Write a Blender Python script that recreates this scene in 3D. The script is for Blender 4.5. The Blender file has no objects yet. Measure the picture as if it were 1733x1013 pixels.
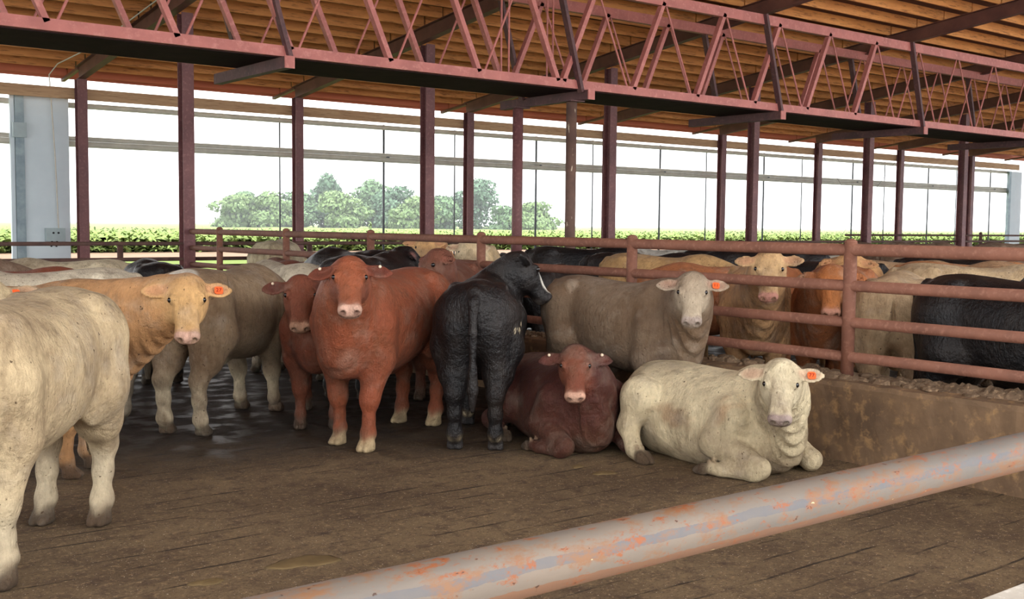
import bpy, math, random
import numpy as np
from mathutils import Vector, Matrix

random.seed(7); np.random.seed(7)
S = bpy.context.scene
COL = S.collection
PI = math.pi

# ------------------------------------------------------------------ camera, sky, light, exposure
F_PX, YAW, PITCH, ROLL, EYE = 1861.556, 0.909694, 0.0677472, 0.00982, 1.75
W_PX, H_PX = 1733, 1013
Fw = np.array([math.cos(YAW) * math.cos(PITCH), math.sin(YAW) * math.cos(PITCH), -math.sin(PITCH)])
_r = np.array([math.sin(YAW), -math.cos(YAW), 0.0]); _u = np.cross(_r, Fw)
Rt = math.cos(ROLL) * _r + math.sin(ROLL) * _u
Up = math.cos(ROLL) * _u - math.sin(ROLL) * _r
CAM = np.array([0, 0, EYE])
cd = bpy.data.cameras.new('camera'); cam = bpy.data.objects.new('camera', cd); COL.objects.link(cam)
cd.sensor_width = 36; cd.sensor_fit = 'HORIZONTAL'; cd.lens = F_PX * 36 / W_PX
cd.clip_start = 0.05; cd.clip_end = 2000
cam.matrix_world = Matrix(((Rt[0], Up[0], -Fw[0], 0), (Rt[1], Up[1], -Fw[1], 0), (Rt[2], Up[2], -Fw[2], EYE), (0, 0, 0, 1)))
S.camera = cam

S.view_settings.view_transform = 'Standard'; S.view_settings.look = 'None'
S.view_settings.gamma = 1; S.view_settings.use_curve_mapping = False
S.view_settings.exposure = 2.17

wd = bpy.data.worlds.new('overcast_sky'); S.world = wd; wd.use_nodes = True
wn = wd.node_tree.nodes; wl = wd.node_tree.links
bg = wn['Background']
tc = wn.new('ShaderNodeTexCoord'); sx = wn.new('ShaderNodeSeparateXYZ'); rp = wn.new('ShaderNodeValToRGB')
wl.new(tc.outputs['Generated'], sx.inputs[0]); wl.new(sx.outputs['Z'], rp.inputs['Fac']); wl.new(rp.outputs['Color'], bg.inputs['Color'])
rp.color_ramp.elements[0].position = 0.0; rp.color_ramp.elements[0].color = (0.88, 0.95, 1.0, 1)
rp.color_ramp.elements[1].position = 0.10; rp.color_ramp.elements[1].color = (1, 1, 1, 1)
bg.inputs['Strength'].default_value = 1.0

sd = bpy.data.lights.new('sun', 'SUN'); sd.energy = 1.5; sd.angle = math.radians(25); sd.color = (1.0, 0.97, 0.92)
sun = bpy.data.objects.new('sun', sd); COL.objects.link(sun)
sun.rotation_euler = Vector((0.15, 0.40, -0.90)).to_track_quat('-Z', 'Y').to_euler()   # hazy sun from behind, kept off the pens by the roof
sun.location = (0, -6, 12)

def ray(x, y): return Fw + (x - W_PX / 2) / F_PX * Rt - (y - H_PX / 2) / F_PX * Up
def at_depth(x, y, d): return CAM + d * ray(x, y)
def depth(p): return float((np.asarray(p, float) - CAM) @ Fw)

# ------------------------------------------------------------------ materials
def lin(c):
    return tuple(((v / 255) / 12.92 if v / 255 <= 0.04045 else ((v / 255 + 0.055) / 1.055) ** 2.4) for v in c)

class NT:
    def __init__(s, name):
        s.m = bpy.data.materials.new(name); s.m.use_nodes = True
        s.n = s.m.node_tree.nodes; s.l = s.m.node_tree.links
        s.b = s.n['Principled BSDF']
    def add(s, t, **k):
        n = s.n.new(t)
        for a, v in k.items(): setattr(n, a, v)
        return n
    def link(s, a, b): s.l.new(a, b)
    def coord(s, scale=(1, 1, 1), kind='Object'):
        t = s.add('ShaderNodeTexCoord'); mp = s.add('ShaderNodeMapping'); mp.inputs['Scale'].default_value = scale
        s.link(t.outputs[kind], mp.inputs['Vector']); return mp.outputs[0]
    def noise(s, vec, scale, detail=4, rough=0.55, lo=0.3, hi=0.7):
        n = s.add('ShaderNodeTexNoise'); n.inputs['Scale'].default_value = scale; n.inputs['Detail'].default_value = detail
        n.inputs['Roughness'].default_value = rough; s.link(vec, n.inputs['Vector'])
        r = s.add('ShaderNodeMapRange'); r.inputs['From Min'].default_value = lo; r.inputs['From Max'].default_value = hi
        s.link(n.outputs['Fac'], r.inputs['Value']); return r.outputs[0]
    def mix(s, fac, a, b, mode='MIX'):
        n = s.add('ShaderNodeMix', data_type='RGBA', blend_type=mode)
        for sock, v in ((n.inputs[0], fac), (n.inputs[6], a), (n.inputs[7], b)):
            if isinstance(v, (int, float)): sock.default_value = v
            elif isinstance(v, tuple): sock.default_value = v + (1,) if len(v) == 3 else v
            else: s.link(v, sock)
        return n.outputs[2]
    def math(s, op, a, b=None):
        n = s.add('ShaderNodeMath', operation=op)
        for sock, v in ((n.inputs[0], a), (n.inputs[1], b)):
            if v is None: continue
            if isinstance(v, (int, float)): sock.default_value = v
            else: s.link(v, sock)
        return n.outputs[0]
    def bump(s, h, strength=0.3, dist=0.01):
        n = s.add('ShaderNodeBump'); n.inputs['Strength'].default_value = strength; n.inputs['Distance'].default_value = dist
        s.link(h, n.inputs['Height']); s.link(n.outputs[0], s.b.inputs['Normal'])
    def color(s, c):
        if isinstance(c, tuple): s.b.inputs['Base Color'].default_value = c + (1,)
        else: s.link(c, s.b.inputs['Base Color'])
    def set(s, rough=0.7, metal=0.0, spec=0.5):
        s.b.inputs['Roughness'].default_value = rough; s.b.inputs['Metallic'].default_value = metal
        s.b.inputs['Specular IOR Level'].default_value = spec
        return s.m

def mat_two(name, a, b, scale=6, rough=0.7, metal=0, spec=0.4, bump=0.2, stretch=(1, 1, 1), lo=0.35, hi=0.65, bdist=0.004, c=None, cscale=30):
    t = NT(name); v = t.coord(stretch)
    n1 = t.noise(v, scale, 6, 0.6, lo, hi)
    col = t.mix(n1, lin(a), lin(b))
    if c is not None:
        col = t.mix(t.noise(v, cscale, 5, 0.65, 0.52, 0.68), col, lin(c))
    t.color(col)
    if bump: t.bump(t.noise(v, scale * 6, 5, 0.6, 0, 1), bump, bdist)
    return t.set(rough, metal, spec)

M = {}
M['red_steel'] = mat_two('red_steel', (184, 110, 101), (164, 96, 88), 3, 0.55, bump=0.1, c=(192, 124, 114), cscale=14)
M['pan'] = mat_two('pan_steel', (58, 42, 42), (46, 34, 34), 3, 0.9, spec=0.05, bump=0.05)
M['dark_steel'] = mat_two('dark_steel', (92, 58, 58), (72, 46, 48), 3, 0.6, bump=0.1, c=(104, 70, 68), cscale=14)
M['rafter_steel'] = mat_two('rafter_steel', (112, 70, 58), (92, 56, 48), 3, 0.6, bump=0.1)
M['post_steel'] = mat_two('post_steel', (122, 78, 76), (102, 64, 66), 2.5, 0.55, bump=0.12, c=(138, 94, 90), cscale=20)
M['rust_pipe'] = mat_two('rust_pipe', (130, 85, 67), (110, 71, 56), 4, 0.75, bump=0.25, c=(138, 96, 78), cscale=24)
M['fence_dark'] = mat_two('fence_dark', (96, 68, 58), (76, 54, 48), 7, 0.75, bump=0.25)
M['purlin_wood'] = mat_two('purlin_wood', (226, 154, 88), (204, 132, 74), 3, 0.8, bump=0.2, stretch=(0.35, 3, 3), c=(150, 92, 52), cscale=9)
M['roof_deck'] = mat_two('roof_deck', (104, 64, 48), (88, 54, 42), 2, 0.8, bump=0.1)
M['fascia_wood'] = mat_two('fascia_wood', (190, 108, 78), (176, 96, 70), 2, 0.8, bump=0.15, stretch=(0.3, 3, 3))
M['girt_wood'] = mat_two('girt_wood', (196, 160, 122), (178, 140, 106), 3, 0.8, bump=0.2, stretch=(0.3, 4, 4), c=(150, 114, 84), cscale=10)
M['galvanised'] = mat_two('galvanised', (196, 190, 174), (178, 172, 158), 5, 0.5, 0.0, bump=0.05)
M['grey_rod'] = mat_two('grey_rod', (96, 98, 102), (84, 86, 90), 8, 0.5, 0.4, bump=0.05)
M['white_sheet'] = mat_two('white_sheet', (212, 222, 226), (202, 213, 218), 1.2, 0.5, bump=0.0)
M['channel'] = mat_two('channel', (150, 164, 168), (120, 134, 140), 4, 0.5, 0.3, bump=0.05)
M['box_grey'] = mat_two('box_grey', (168, 182, 182), (158, 170, 172), 6, 0.5, bump=0)
M['rubber'] = mat_two('rubber', (36, 36, 38), (28, 28, 30), 6, 0.7, bump=0)
M['bright_wire'] = mat_two('bright_wire', (214, 206, 190), (196, 188, 172), 6, 0.5, bump=0)
M['leaf_a'] = None

def coat_material(name, rough, dirt, spec, hair, sheen):
    t = NT(name)
    a = t.add('ShaderNodeAttribute', attribute_name='coat')
    v = t.coord()
    col = a.outputs['Color']
    big = t.noise(v, 2.2, 5, 0.62, 0.40, 0.70)
    col = t.mix(t.math('MULTIPLY', big, dirt), col, t.mix(0.72, col, lin((96, 66, 42))))
    smear = t.noise(t.coord((1.0, 1.0, 0.3)), 9, 5, 0.65, 0.52, 0.72)
    col = t.mix(t.math('MULTIPLY', smear, dirt), col, t.mix(0.6, col, lin((92, 70, 48))))
    pale = t.noise(v, 4.5, 4, 0.6, 0.52, 0.75)
    col = t.mix(t.math('MULTIPLY', pale, 0.22 * min(1, dirt)), col, (0.75, 0.68, 0.56))
    hr = t.noise(t.coord((1.0, 1.0, 0.22)), 70, 3, 0.7, 0.25, 0.75)
    med = t.noise(v, 15, 5, 0.65, 0.25, 0.75)
    sh = t.math('ADD', t.math('MULTIPLY', hr, hair), t.math('MULTIPLY', med, hair))
    sh = t.math('SUBTRACT', 1.0 + hair, sh)
    cmb = t.add('ShaderNodeCombineColor')
    for k in range(3): t.link(sh, cmb.inputs[k])
    col = t.mix(1.0, col, cmb.outputs[0], 'MULTIPLY')
    spk = t.noise(v, 34, 3, 0.6, 0.66, 0.72)
    col = t.mix(t.math('MULTIPLY', spk, dirt), col, lin((70, 50, 34)))
    t.color(col)
    h = t.math('ADD', t.math('MULTIPLY', hr, 0.6), t.math('MULTIPLY', med, 1.6))
    t.bump(h, 0.75, 0.011)
    t.b.inputs['Sheen Weight'].default_value = sheen; t.b.inputs['Sheen Roughness'].default_value = 0.5
    return t.set(rough, 0, spec)
M['coat'] = coat_material('coat', 0.75, 0.9, 0.15, 0.27, 0.03)
M['red_coat'] = coat_material('red_coat', 0.58, 0.5, 0.28, 0.32, 0.02)
M['black_coat'] = coat_material('black_coat', 0.42, 0.1, 0.4, 0.25, 0.0)
t = NT('eye'); t.color((0.008, 0.006, 0.006)); M['eye'] = t.set(0.12, 0, 0.6)
t = NT('tag_orange'); t.color(lin((236, 96, 44))); M['tag'] = t.set(0.5, 0, 0.4)
t = NT('tag_ink'); t.color(lin((120, 22, 16))); M['ink'] = t.set(0.6, 0, 0.3)
t = NT('bright_speck'); t.color(lin((226, 206, 178))); M['stud'] = t.set(0.4, 0, 0.5)

# slatted concrete floor caked in manure
t = NT('slatted_floor'); v = t.coord()
c1 = t.mix(t.noise(v, 0.9, 5, 0.6, 0.36, 0.64), lin((96, 78, 58)), lin((126, 106, 79)))
c1 = t.mix(t.noise(v, 7, 6, 0.7, 0.48, 0.72), c1, lin((72, 56, 46)))
c1 = t.mix(t.noise(v, 22, 5, 0.75, 0.54, 0.7), c1, lin((160, 134, 100)))
c1 = t.mix(t.noise(v, 60, 3, 0.7, 0.55, 0.72), c1, lin((58, 44, 36)))
c1 = t.mix(t.noise(v, 42, 3, 0.75, 0.55, 0.8), c1, lin((64, 50, 40)))
c1 = t.mix(t.noise(v, 75, 2, 0.5, 0.68, 0.72), c1, lin((214, 198, 176)))
sep = t.add('ShaderNodeSeparateXYZ'); t.link(v, sep.inputs[0])
wob = t.noise(t.coord((0.8, 0.8, 1)), 2.2, 3, 0.5, 0, 1)
yy = t.math('ADD', sep.outputs['Y'], t.math('MULTIPLY', wob, 0.06))
fr = t.math('FRACT', t.math('DIVIDE', yy, 0.2))
line = t.math('LESS_THAN', t.math('ABSOLUTE', t.math('SUBTRACT', fr, 0.5)), 0.05)
brk = t.noise(t.coord((0.55, 4.0, 1)), 3.2, 5, 0.7, 0.49, 0.60)
slot = t.math('MULTIPLY', line, brk)
c1 = t.mix(t.math('MULTIPLY', slot, 0.85), c1, lin((30, 22, 18)))
wet = t.add('ShaderNodeMapRange'); wet.inputs['From Min'].default_value = 7.2; wet.inputs['From Max'].default_value = 8.6
edge = t.math('ADD', t.math('ADD', t.math('MULTIPLY', sep.outputs['Y'], 0.86), t.math('MULTIPLY', sep.outputs['X'], 0.20)), t.math('MULTIPLY', t.noise(v, 0.8, 5, 0.65, 0.2, 0.8), 1.3)); t.link(edge, wet.inputs['Value'])
c1 = t.mix(t.math('MULTIPLY', wet.outputs[0], 0.86), c1, lin((34, 28, 27)))
rg_ = t.math('SUBTRACT', 0.82, t.math('MULTIPLY', t.math('MULTIPLY', wet.outputs[0], t.noise(v, 3.5, 3, 0.5, 0.45, 0.6)), 0.45)); t.link(rg_, t.b.inputs['Roughness'])
t.color(c1)
hh = t.math('SUBTRACT', t.math('ADD', t.noise(v, 14, 6, 0.7, 0, 1), t.math('MULTIPLY', t.noise(v, 70, 4, 0.7, 0, 1), 0.5)), t.math('MULTIPLY', slot, 1.2))
t.bump(hh, 0.6, 0.018)
M['floor'] = t.set(0.8, 0, 0.3)

M['concrete'] = mat_two('manure_concrete', (134, 108, 83), (102, 83, 66), 2.5, 0.9, spec=0.2, bump=0.6, bdist=0.012, c=(158, 126, 90), cscale=12)
M['clod'] = mat_two('manure_clod', (124, 103, 83), (96, 79, 63), 9, 0.95, spec=0.15, bump=0.6, bdist=0.01, c=(158, 132, 104), cscale=30)
M['pat'] = mat_two('manure_pat', (116, 96, 64), (100, 82, 54), 9, 0.8, spec=0.3, bump=0.4, bdist=0.006)
M['bunk'] = mat_two('bunk_concrete', (186, 178, 166), (164, 156, 146), 4, 0.9, bump=0.4, bdist=0.006, c=(204, 198, 188), cscale=20)

# worn galvanised neck rail: bare blue-grey scuffed streak, rust freckles, rustier underside
t = NT('worn_rail'); v = t.coord((0.5, 1, 1)); raw = t.coord()
sp_ = t.add('ShaderNodeSeparateXYZ'); t.link(raw, sp_.inputs[0])
c1 = t.mix(t.noise(t.coord((0.25, 1, 1)), 7, 5, 0.6, 0.35, 0.65), lin((110, 98, 87)), lin((92, 86, 81)))
n_ = t.noise(t.coord((0.6, 1, 1)), 11, 5, 0.65, 0, 1)
zz = t.math('ADD', sp_.outputs['Z'], t.math('MULTIPLY', t.math('SUBTRACT', n_, 0.5), 0.03))
band = t.math('LESS_THAN', t.math('ABSOLUTE', t.math('SUBTRACT', zz, 0.020)), 0.010)
c1 = t.mix(t.math('MULTIPLY', t.math('MULTIPLY', band, n_), 1.15), c1, lin((74, 78, 87)))
low = t.math('LESS_THAN', zz, -0.024)
c1 = t.mix(t.math('MULTIPLY', low, 0.7), c1, lin((112, 72, 46)))
c1 = t.mix(t.noise(v, 13, 6, 0.75, 0.50, 0.62), c1, lin((114, 82, 58)))
c1 = t.mix(t.noise(v, 30, 5, 0.75, 0.55, 0.64), c1, lin((124, 70, 38)))
c1 = t.mix(t.noise(v, 60, 3, 0.6, 0.68, 0.73), c1, lin((60, 38, 26)))
c1 = t.mix(t.noise(v, 50, 2, 0.6, 0.74, 0.76), c1, lin((176, 158, 120)))
t.color(c1); t.bump(t.noise(v, 40, 5, 0.6, 0, 1), 0.3, 0.003)
M['rail'] = t.set(0.6, 0.0, 0.4)

t = NT('splashed_post'); v = t.coord()
c1 = t.mix(t.noise(v, 5, 4, 0.6, 0.35, 0.65), lin((112, 84, 72)), lin((94, 70, 62)))
c1 = t.mix(t.noise(t.coord((1, 1, 0.22)), 16, 4, 0.7, 0.64, 0.68), c1, lin((206, 190, 166)))
t.color(c1); M['splash'] = t.set(0.7, 0, 0.4)

M['grass'] = mat_two('grass_strip', (92, 104, 50), (80, 94, 44), 0.8, 0.95, spec=0.1, bump=0.5, bdist=0.05)
M['soil'] = mat_two('field_soil', (118, 98, 82), (106, 88, 72), 0.5, 0.95, spec=0.1, bump=0.4, bdist=0.05)
M['crop'] = mat_two('crop_canopy', (112, 126, 70), (94, 112, 60), 0.9, 0.9, spec=0.15, bump=0.6, bdist=0.1, c=(74, 92, 48), cscale=3)
M['far_land'] = mat_two('far_land', (98, 110, 72), (86, 100, 64), 0.05, 0.95, spec=0.1, bump=0)
def leaf_mat(name, a, b):
    t = NT(name); v = t.coord(); t.color(t.mix(t.noise(v, 0.8, 4, 0.6, 0.35, 0.65), lin(a), lin(b)))
    return t.set(0.8, 0, 0.15)
M['leaf_a'] = leaf_mat('leaf_a', (92, 116, 84), (78, 102, 74))
M['leaf_b'] = leaf_mat('leaf_b', (104, 124, 82), (90, 112, 76))
M['leaf_c'] = leaf_mat('leaf_c', (84, 108, 86), (70, 94, 76))
M['bark'] = mat_two('bark', (96, 84, 70), (78, 68, 58), 4, 0.9)

# ------------------------------------------------------------------ mesh helpers
class MB:
    def __init__(s): s.v = []; s.f = []
    def addm(s, vs, fs):
        o = len(s.v); s.v += [tuple(p) for p in vs]; s.f += [tuple(i + o for i in f) for f in fs]; return s
    def box(s, x0, x1, y0, y1, z0, z1):
        vs = [(x, y, z) for x in (x0, x1) for y in (y0, y1) for z in (z0, z1)]
        return s.addm(vs, [(0, 1, 3, 2), (4, 6, 7, 5), (0, 4, 5, 1), (2, 3, 7, 6), (0, 2, 6, 4), (1, 5, 7, 3)])
    def _frame(s, p, q, up):
        p = np.array(p, float); q = np.array(q, float); d = (q - p) / np.linalg.norm(q - p)
        u = np.array(up, float); a = np.cross(d, u)
        if np.linalg.norm(a) < 1e-4: a = np.cross(d, (1, 0, 0))
        a /= np.linalg.norm(a); b = np.cross(a, d); return p, q, a, b
    def prof(s, p, q, pts, up=(0, 0, 1)):
        p, q, a, b = s._frame(p, q, up); n = len(pts)
        vs = [p + a * x + b * y for x, y in pts] + [q + a * x + b * y for x, y in pts]
        fs = [(i, (i + 1) % n, n + (i + 1) % n, n + i) for i in range(n)] + [tuple(range(n - 1, -1, -1)), tuple(range(n, 2 * n))]
        return s.addm(vs, fs)
    def bar(s, p, q, w, h, up=(0, 0, 1)):
        return s.prof(p, q, [(-w / 2, -h / 2), (w / 2, -h / 2), (w / 2, h / 2), (-w / 2, h / 2)], up)
    def tube(s, p, q, r, n=12, up=(0, 0, 1)):
        return s.prof(p, q, [(r * math.cos(2 * PI * i / n), r * math.sin(2 * PI * i / n)) for i in range(n)], up)
    def hbeam(s, p, q, w, d, tf=0.014, tw=0.01, up=(0, 0, 1)):
        a, b, c = w / 2, d / 2, tw / 2
        return s.prof(p, q, [(-a, -b), (a, -b), (a, -b + tf), (c, -b + tf), (c, b - tf), (a, b - tf), (a, b), (-a, b), (-a, b - tf), (-c, b - tf), (-c, -b + tf), (-a, -b + tf)], up)
    def angle(s, p, q, w, h, t=0.012, up=(0, 0, 1), flip=1):
        return s.prof(p, q, [(0, 0), (flip * w, 0), (flip * w, t), (flip * t, t), (flip * t, h), (0, h)][::flip], up)
    def dome(s, c, r, h, n=12, seg=4):
        c = np.array(c, float); vs = []; fs = []
        for k in range(seg):
            a = PI / 2 * k / seg
            vs += [c + (r * math.cos(a) * math.cos(2 * PI * i / n), r * math.cos(a) * math.sin(2 * PI * i / n), h * math.sin(a)) for i in range(n)]
        vs.append(c + (0, 0, h))
        for k in range(seg - 1):
            fs += [(k * n + i, k * n + (i + 1) % n, (k + 1) * n + (i + 1) % n, (k + 1) * n + i) for i in range(n)]
        fs += [((seg - 1) * n + i, (seg - 1) * n + (i + 1) % n, len(vs) - 1) for i in range(n)]
        fs.append(tuple(range(n - 1, -1, -1)))
        return s.addm(vs, fs)
    def build(s, name, mat, parent=None, smooth=False):
        m = bpy.data.meshes.new(name); m.from_pydata(s.v, [], s.f); m.update()
        m.materials.append(mat)
        if smooth: m.polygons.foreach_set('use_smooth', [True] * len(m.polygons))
        return link(name, m, parent)

def link(name, data, parent=None):
    o = bpy.data.objects.new(name, data); COL.objects.link(o)
    if parent is not None: o.parent = parent
    return o
def cv2mesh(cv):
    o = bpy.data.objects.new('text', cv); COL.objects.link(o); bpy.context.view_layer.update()
    m = bpy.data.meshes.new_from_object(o.evaluated_get(bpy.context.evaluated_depsgraph_get()))
    bpy.data.objects.remove(o); return m
def tag(o, label, cat, group=None, kind=None):
    o['label'] = label; o['category'] = cat
    if group: o['group'] = group
    if kind: o['kind'] = kind
    return o
def struct(o): o['kind'] = 'structure'; return o
def empty(name, loc=(0, 0, 0), rz=0):
    o = link(name, None); o.location = loc; o.rotation_euler = (0, 0, rz); return o
ORD = ['first', 'second', 'third', 'fourth', 'fifth', 'sixth', 'seventh', 'eighth', 'ninth', 'tenth', 'eleventh', 'twelfth', 'thirteenth', 'fourteenth',
       'fifteenth', 'sixteenth', 'seventeenth', 'eighteenth', 'nineteenth', 'twentieth', 'twenty-first', 'twenty-second', 'twenty-third', 'twenty-fourth',
       'twenty-fifth', 'twenty-sixth', 'twenty-seventh', 'twenty-eighth']

# ------------------------------------------------------------------ the setting
struct(MB().box(-14, 60, 1.9, 24.6, -0.25, 0).build('floor', M['floor']))
struct(MB().box(-30, 70, -30, 1.55, -0.25, -0.02).build('alley_ground', M['bunk']))
struct(MB().box(-60, 160, 24.6, 60, -0.3, -0.06).build('grass_ground', M['grass']))
struct(MB().box(-120, 400, 50, 64, -0.3, -0.02).build('soil_ground', M['soil']))
struct(MB().box(-300, 1600, 64, 1800, -0.5, -0.1).build('field_ground', M['far_land']))

FX = [2.1 + 4.9 * i for i in range(10)]          # frame lines of the barn
Y1, Y2, YN, YF = 23.5, 18.3, 13.6, 15.0            # eave posts, inner posts, near and far face of the box truss
def raf_z(y): return 4.64 + 0.118 * (Y1 - y)       # underside of the rafters
RD = 0.28

struct(MB().addm([(-14, 24.75, raf_z(24.75) + RD + 0.21), (60, 24.75, raf_z(24.75) + RD + 0.21), (60, -2.5, raf_z(-2.5) + RD + 0.21), (-14, -2.5, raf_z(-2.5) + RD + 0.21),
                  (-14, 24.75, raf_z(24.75) + RD + 0.26), (60, 24.75, raf_z(24.75) + RD + 0.26), (60, -2.5, raf_z(-2.5) + RD + 0.26), (-14, -2.5, raf_z(-2.5) + RD + 0.26)],
                 [(0, 1, 2, 3), (7, 6, 5, 4), (0, 4, 5, 1), (1, 5, 6, 2), (2, 6, 7, 3), (3, 7, 4, 0)]).build('ceiling', M['roof_deck']))

# rafters
for i, x in enumerate(FX):
    y0, y1 = 23.62, -2.4
    o = MB().hbeam((x, y0, raf_z(y0) + RD / 2), (x, y1, raf_z(y1) + RD / 2), 0.16, RD).bar((x, 23.6, raf_z(23.6) + RD - 0.03), (x, 24.76, raf_z(24.76) + RD - 0.03), 0.08, 0.06).build('steel_rafter', M['rafter_steel'])
    tag(o, 'dark red steel roof rafter sloping up from the %s eave post from the left' % ORD[max(i - 1, 0)] if i else 'dark red steel roof rafter at the left, beyond the frame edge', 'rafter', 'steel roof rafters')
# purlins, one board per bay and row
NR = 27
for r in range(NR):
    y = 24.45 - 0.63 * r
    z = raf_z(y) + RD
    for b in range(9):
        if r < 13 and b == 0 and False: continue
        o = MB().box(FX[b] + 0.02, FX[b + 1] - 0.02, y - 0.019, y + 0.019, z + 0.002, z + 0.205).build('roof_purlin', M['purlin_wood'] if r else M['fascia_wood'])
        tag(o, 'orange wooden roof purlin, %s row up from the eave, %s bay from the left' % (ORD[r], ORD[b]), 'purlin', 'wooden roof purlins')
o = MB().box(-14, 60, 24.76, 24.8, raf_z(24.8) + RD + 0.015, raf_z(24.8) + RD + 0.26).build('eave_fascia', M['fascia_wood'])
tag(o, 'reddish eave fascia board along the low edge of the roof', 'fascia')

# eave posts and inner posts
for i, x in enumerate(FX[1:]):
    o = MB().hbeam((x, Y1, 0), (x, Y1, raf_z(Y1)), 0.2, 0.2, 0.016, 0.012, up=(0, 1, 0)).build('steel_post', M['post_steel'])
    tag(o, 'dark red steel eave post by the open side, %s of its row from the left' % ORD[i], 'post', 'eave posts along the open side')
for i, x in enumerate(FX[1:]):
    x += 0.18
    r = empty('steel_post', (x, Y2, 0))
    MB().hbeam((0, 0, 0), (0, 0, raf_z(Y2)), 0.2, 0.22, 0.016, 0.012, up=(0, 1, 0)).build('shaft', M['post_steel'], r)
    MB().box(-0.16, 0.16, -0.16, 0.16, 0, 0.02).build('base_plate', M['post_steel'], r)
    tag(r, 'tall dark red inner post rising past the truss, %s of its row from the left' % ORD[i], 'post', 'inner posts behind the truss')
# round posts carrying the truss
for y, r_, m, lab in ((13.76, 0.088, M['splash'], 'round rusty pipe post with white splashes carrying the near side of the truss'),
                      (15.18, 0.092, M['post_steel'], 'round dark pipe post carrying the far side of the truss')):
    r = empty('pipe_post', (11.9, y, 0))
    MB().tube((0, 0, 0), (0, 0, 3.76), r_, 24).build('shaft', m, r, True)
    MB().box(-0.15, 0.15, -0.15, 0.15, 3.76, 3.78).build('cap_plate', M['dark_steel'], r)
    tag(r, lab, 'post')

# ------------------------------------------------------------------ box truss
tr = empty('box_truss', (11.9, 14.3, 3.95))
O = np.array([11.9, 14.3, 3.95])
def tb(name, mb, mat):
    mb.v = [tuple(np.array(p) - O) for p in mb.v]; return mb.build(name, mat, tr)
XA, XB, ZB, ZT = -2.0, 46.0, 3.95, 5.70
for yy, nm in ((YN, 'near'), (YF, 'far')):
    sgn = 1 if nm == 'near' else -1
    tb('lower_chord', MB().bar((XA, yy, ZB + 0.07), (XB, yy, ZB + 0.07), 0.10, 0.14), M['red_steel'])
    tb('upper_chord', MB().bar((XA, yy, ZT - 0.09), (XB, yy, ZT - 0.09), 0.10, 0.18), M['red_steel'])
    for k in range(-8, 22):
        xn = 11.5 + 1.555 * k; ztop = ZT - 0.12; zbot = ZB + 0.10
        for s in (-1, 1):
            xt = xn + s * 0.7775
            thick = (k <= 0 and s == -1) or (0 <= k <= 5 and s == 1)
            g = 0.055
            p, q = (xn + s * g, yy, zbot), (xt - s * 0.03, yy, ztop)
            if thick: tb('diagonal', MB().bar(p, q, 0.075, 0.10, up=(0, 1, 0)), M['red_steel'])
            else: tb('diagonal_rod', MB().tube(p, q, 0.018, 8), M['red_steel'])
    for k, x in enumerate((6.6, 11.75, 16.8, 21.6, 26.5, 31.4, 36.3)):
        tb('hanger', MB().bar((x + 0.15, yy - sgn * 0.07, ZB - 0.05), (x - 0.38, yy - sgn * 0.07, ZT), 0.06, 0.11, up=(0, 1, 0)), M['dark_steel'])
tb('bottom_pan', MB().box(XA, XB, YN + 0.05, YF - 0.05, ZB - 0.012, ZB + 0.006), M['pan'])
for x in (6.67, 12.0, 16.85, 21.65, 26.55, 31.45, 36.35):
    tb('cross_arm', MB().bar((x, YN - 0.2, ZB - 0.09), (x, YF + 0.75, ZB - 0.09), 0.12, 0.15), M['dark_steel'])
    tb('arm_cap', MB().box(x - 0.07, x + 0.07, YN - 0.215, YN - 0.195, ZB - 0.17, ZB - 0.01), M['red_steel'])
for dx in (-1.35, -1.2, -0.42, -0.3):
    tb('vertical_rod', MB().tube((11.9 + dx, YN + 0.3, ZB), (11.9 + dx, YN + 0.3, ZT), 0.016, 8), M['red_steel'])
tag(tr, 'long red steel box truss of chords and diagonals across the barn under the roof', 'truss')

# ------------------------------------------------------------------ open side: girt, curtain tubes, rods, panel
o = MB().box(-6, 45.3, Y1 + 0.12, Y1 + 0.17, 4.24, 4.47).build('wall_girt', M['girt_wood'])
tag(o, 'long weathered wooden girt board along the top of the open side', 'girt')
o = MB().tube((-6, 24.1, 4.16), (45.3, 24.1, 4.16), 0.06, 14).build('curtain_tube', M['galvanised'], smooth=True)
tag(o, 'pale rolled curtain tube just under the wooden girt', 'curtain tube')
cr = empty('curtain_tube', (20, 24.1, 3.4))
for nm, dz, r_ in (('upper_roll', 0.07, 0.05), ('lower_roll', -0.045, 0.065)):
    MB().tube((-26, 0, dz), (25.3, 0, dz), r_, 14).build(nm, M['galvanised'], cr, True)
tag(cr, 'pale double curtain tube running across the middle of the open side', 'curtain tube')
rods = [11.82, 14.7, 16.9, 19.7, 21.85, 24.65, 26.75, 29.6, 31.65, 34.6, 36.6, 39.55, 41.6, 44.2]
for i, x in enumerate(rods):
    r = empty('curtain_rod', (x, 24.28, -0.05))
    MB().tube((0, 0, 0), (0, 0, 4.3), 0.03 if i % 2 else 0.02, 8).build('rod', M['grey_rod'], r, True)
    if i % 2: MB().box(-0.04, 0.04, -0.22, 0.03, 3.36, 3.5).build('roller_bracket', M['grey_rod'], r)
    tag(r, 'thin grey vertical curtain rod outside the open side, %s of the row from the left' % ORD[i], 'rod', 'curtain guide rods')

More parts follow.
